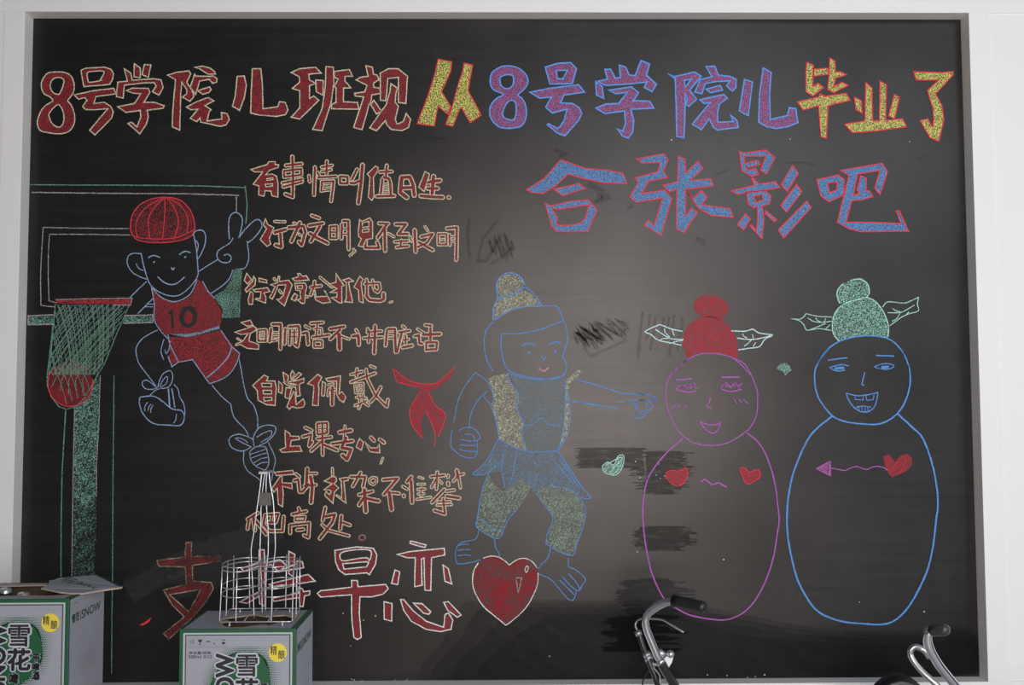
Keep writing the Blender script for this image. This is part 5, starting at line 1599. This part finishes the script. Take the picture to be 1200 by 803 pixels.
# ------------------------------------------------------------------ the two bicycles
rubber = plain('black_rubber', (.012, .012, .013), .42, noise=.1); blackpaint = plain('black_bar_enamel', (.018, .018, .02), .25, coat=.4)
bright = plain('polished_chrome', (.72, .72, .76), .12, 1.0); alloy = plain('dull_alloy', (.55, .56, .58), .35, .9)
leath = plain('black_saddle_vinyl', (.006, .006, .008), .42)
greyrub = plain('dusty_grey_rubber', (.035, .035, .037), .35, noise=.2)
framep = plain('dark_frame_enamel', (.03, .035, .05), .3, coat=.4)
def path(cr, pts, y): return [at(cr[0] + p[0] / cr[2], cr[1] + p[1] / cr[2], (p[2] if len(p) > 2 else y)) for p in pts]
def bicycle(xs, y, zs, label, xsad, zsad, wheel=.25):
    """xs, zs: foot of the handlebar stem; the wheels, frame and saddle follow below it"""
    r = empty('bicycle', (xs + .45, y, 0), label=label, cat='bicycle', group='bicycles parked under the blackboard')
    for cx_ in (xs - .12, xs + .86):
        m = MB(); m.tube([(cx_ + (wheel - .02) * math.cos(k * math.tau / 36), y, wheel + (wheel - .02) * math.sin(k * math.tau / 36)) for k in range(36)], .02, 8, closed=True)
        wh = m.build('tyre', rubber, r)
        m = MB(); m.tube([(cx_ + (wheel - .045) * math.cos(k * math.tau / 36), y, wheel + (wheel - .045) * math.sin(k * math.tau / 36)) for k in range(36)], .009, 6, closed=True); m.build('rim', alloy, wh)
        m = MB()
        for k in range(16):
            a = k * math.tau / 16; m.tube([(cx_, y + (.02 if k % 2 else -.02), wheel), (cx_ + (wheel - .05) * math.cos(a), y, wheel + (wheel - .05) * math.sin(a))], .001, 4)
        m.tube([(cx_, y - .04, wheel), (cx_, y + .04, wheel)], .014, 10); m.build('spokes', alloy, wh)
    hx = xs - .02; m = MB()
    bbx, bbz = xs + .45, .27
    m.tube([(hx - .03, y, zs - .08), (bbx, y, bbz)], .02, 10); m.tube([(bbx, y, bbz), (xsad + .02, y, zsad - .12)], .016, 10)
    m.tube([(hx - .02, y, zs - .14), (hx - .02, y, zs - .02)], .02, 10); m.tube([(hx - .02, y, zs - .03), (hx - .005, y, zs + .012), (xs + .004, y, zs + .012)], .014, 10)
    for s in (-1, 1):
        m.tube([(bbx, y + .02 * s, bbz), (xs + .86, y + .045 * s, wheel)], .009, 8); m.tube([(xsad + .02, y + .012 * s, zsad - .14), (xs + .86, y + .045 * s, wheel)], .008, 8)
    m.build('frame', framep, r)
    for s in (-1, 1):
        m = MB(); m.tube([(hx - .02, y + .012 * s, zs - .14), (hx - .03, y + .042 * s, zs - .18), (xs - .12, y + .042 * s, wheel)], .010, 8); m.build('fork_blade', framep, r)
    m = MB(); m.tube([(xsad + .02, y, zsad - .16), (xsad, y, zsad - .02)], .013, 10); m.build('seat_post', bright, r)
    for s in (-1, 1):
        m = MB(); m.tube([(bbx, y + .03 * s, bbz), (bbx, y + .06 * s, bbz), (bbx + .10 * s, y + .065 * s, bbz - .13 )], .009, 8); m.tube([(bbx + .10 * s, y + .06 * s, bbz - .13), (bbx + .10 * s, y + .14 * s, bbz - .13)], .018, 8); m.build('crank', alloy, r)
    m = MB(); m.tube([(xs + .86, y - .08, wheel - .02), (xs + .80, y - .18, .008)], .007, 8); m.build('kick_stand', alloy, r)
    # saddle
    m = MB(); prof = []
    for i in range(11):
        t = i / 10; x_ = xsad - .13 + .25 * t; wd = .022 + .055 * (t ** 1.7); zz = zsad - .010 - min(.05, .50 * (t - .52) ** 2)
        prof.append([(x_, y + wd * math.sin(a * math.pi / 16), zz + .022 * math.cos(a * math.pi / 16) ** .6 - .01 if abs(a) < 8 else zz - .03) for a in range(-8, 9)])
    vs = [v for p_ in prof for v in p_]; fs = [(i*17+k, i*17+k+1, (i+1)*17+k+1, (i+1)*17+k) for i in range(10) for k in range(16)]
    fs += [tuple(range(17)), tuple(range(10*17, 11*17))] + [(i*17+16, i*17, (i+1)*17, (i+1)*17+16) for i in range(10)]
    m.add(vs, fs, 0, True); m.build('saddle', leath, r)
    return r
T1 = (720, 680, 6.53); T2 = (1000, 700, 6.0)
s1 = at(803, 838, -.30); sd1 = at(1049, 789.5, -.28)
b1 = bicycle(s1.x, -.30, s1.z, 'bicycle with swept chrome handlebar and black rubber grip, saddle below the blackboard', sd1.x, sd1.z + .003)
near = path(T1, [(455, 160, -.42), (400, 168, -.41), (345, 192, -.40), (290, 228, -.39), (250, 268, -.38), (236, 320, -.375), (250, 385, -.37), (285, 470, -.365), (320, 555, -.36), (350, 618, -.355)], -.4)
m = MB(); m.tube(catmull(near, False, 5), .0112, 14); m.build('handlebar', bright, b1)
m = MB(); g = path(T1, [(448, 157, -.42), (452, 158, -.42), (520, 172, -.44), (600, 189, -.46), (670, 206, -.48), (690, 212, -.485), (700, 216, -.488)], -.4); m.tube(g, [.0125, .0168, .0162, .0158, .0162, .0145, .006], 16); m.build('grip', rubber, b1)
m = MB(); m.tube(catmull(path(T1, [(345, 612, -.356), (385, 680, -.345), (430, 760, -.33), (480, 850, -.31), (545, 1020, -.30)], 0), False, 4), .0135, 12); m.build('bar_sleeve', blackpaint, b1)
m = MB(); m.tube(path(T1, [(337, 608, -.357), (352, 626, -.354)], 0), .0155, 14); m.build('collar', bright, b1)
m = MB(); m.tube(catmull(path(T1, [(185, 400, -.22), (215, 500, -.225), (255, 600, -.23), (300, 710, -.24), (350, 830, -.26), (545, 1020, -.30)], 0), False, 4), .0088, 10); m.build('far_handlebar', blackpaint, b1)
for a, b, rr in (((176, 390), (190, 425), .0105), ((238, 555), (262, 590), .0125), ((255, 590), (272, 612), .014), ((272, 625), (300, 670), .012)):
    m = MB(); m.tube(path(T1, [(*a, -.225), (*b, -.23)], 0), rr, 12); m.build('ferrule', alloy, b1)
m = MB(); m.tube(catmull(path(T1, [(182, 398, -.22), (160, 350, -.22), (172, 315, -.22), (200, 298, -.23), (235, 292, -.25), (280, 296, -.27), (365, 304, -.29), (430, 340, -.31), (530, 400, -.33)], 0), False, 4), .0028, 8); m.build('brake_lever', alloy, b1)
m = MB(); v = path(T1, [(375, 580, -.35), (450, 592, -.35), (440, 630, -.35), (412, 675, -.35), (385, 640, -.35)], 0); m.add(v + [q + Vector((0, .018, 0)) for q in v], [(0,1,2,3,4),(9,8,7,6,5)] + [(i, (i+1)%5, 5+(i+1)%5, 5+i) for i in range(5)]); m.tube(path(T1, [(428, 565, -.36), (430, 568, -.33)], 0), .011, 8); m.tube(path(T1, [(385, 580, -.35), (340, 545, -.355)], 0), .010, 8); m.build('lever_clamp', alloy, b1)
m = MB(); m.tube(catmull(path(T1, [(262, 690, -.24), (235, 740, -.25), (215, 790, -.26), (240, 900, -.28)], 0), False, 4), .0022, 6); m.build('brake_cable', rubber, b1)
m = MB(); m.tube(catmull(path(T1, [(290, 660, -.24), (345, 730, -.25), (350, 800, -.26), (400, 900, -.28)], 0), False, 4), .0022, 6); m.build('brake_cable', alloy, b1)
s2 = at(1172, 855, -.62); sd2 = s2 + Vector((.62, 0, .05))
b2 = bicycle(s2.x, -.62, s2.z, 'bicycle with bare chrome handlebar and dusty grey grip, nearest the right side of the frame', sd2.x, sd2.z)
m = MB(); m.tube(catmull(path(T2, [(545, 226, -.72), (528, 250, -.72), (520, 300, -.715), (540, 370, -.71), (590, 460, -.70), (650, 540, -.69), (720, 625, -.675), (830, 760, -.65), (1032, 930, -.62)], 0), False, 5), .0113, 14); m.build('handlebar', bright, b2)
m = MB(); m.tube(path(T2, [(545, 232, -.72), (552, 234, -.722), (600, 232, -.74), (640, 230, -.755), (662, 231, -.762), (672, 234, -.765)], 0), [.009, .0145, .0148, .0146, .012, .004], 16); m.build('grip', greyrub, b2)
m = MB(); m.tube(catmull(path(T2, [(540, 430, -.55), (510, 385, -.545), (475, 362, -.54), (435, 350, -.54), (405, 368, -.54), (402, 405, -.54), (430, 460, -.545), (490, 530, -.55), (580, 610, -.56), (700, 720, -.58), (1032, 930, -.62)], 0), False, 5), .0080, 12); m.build('far_handlebar', steel, b2)
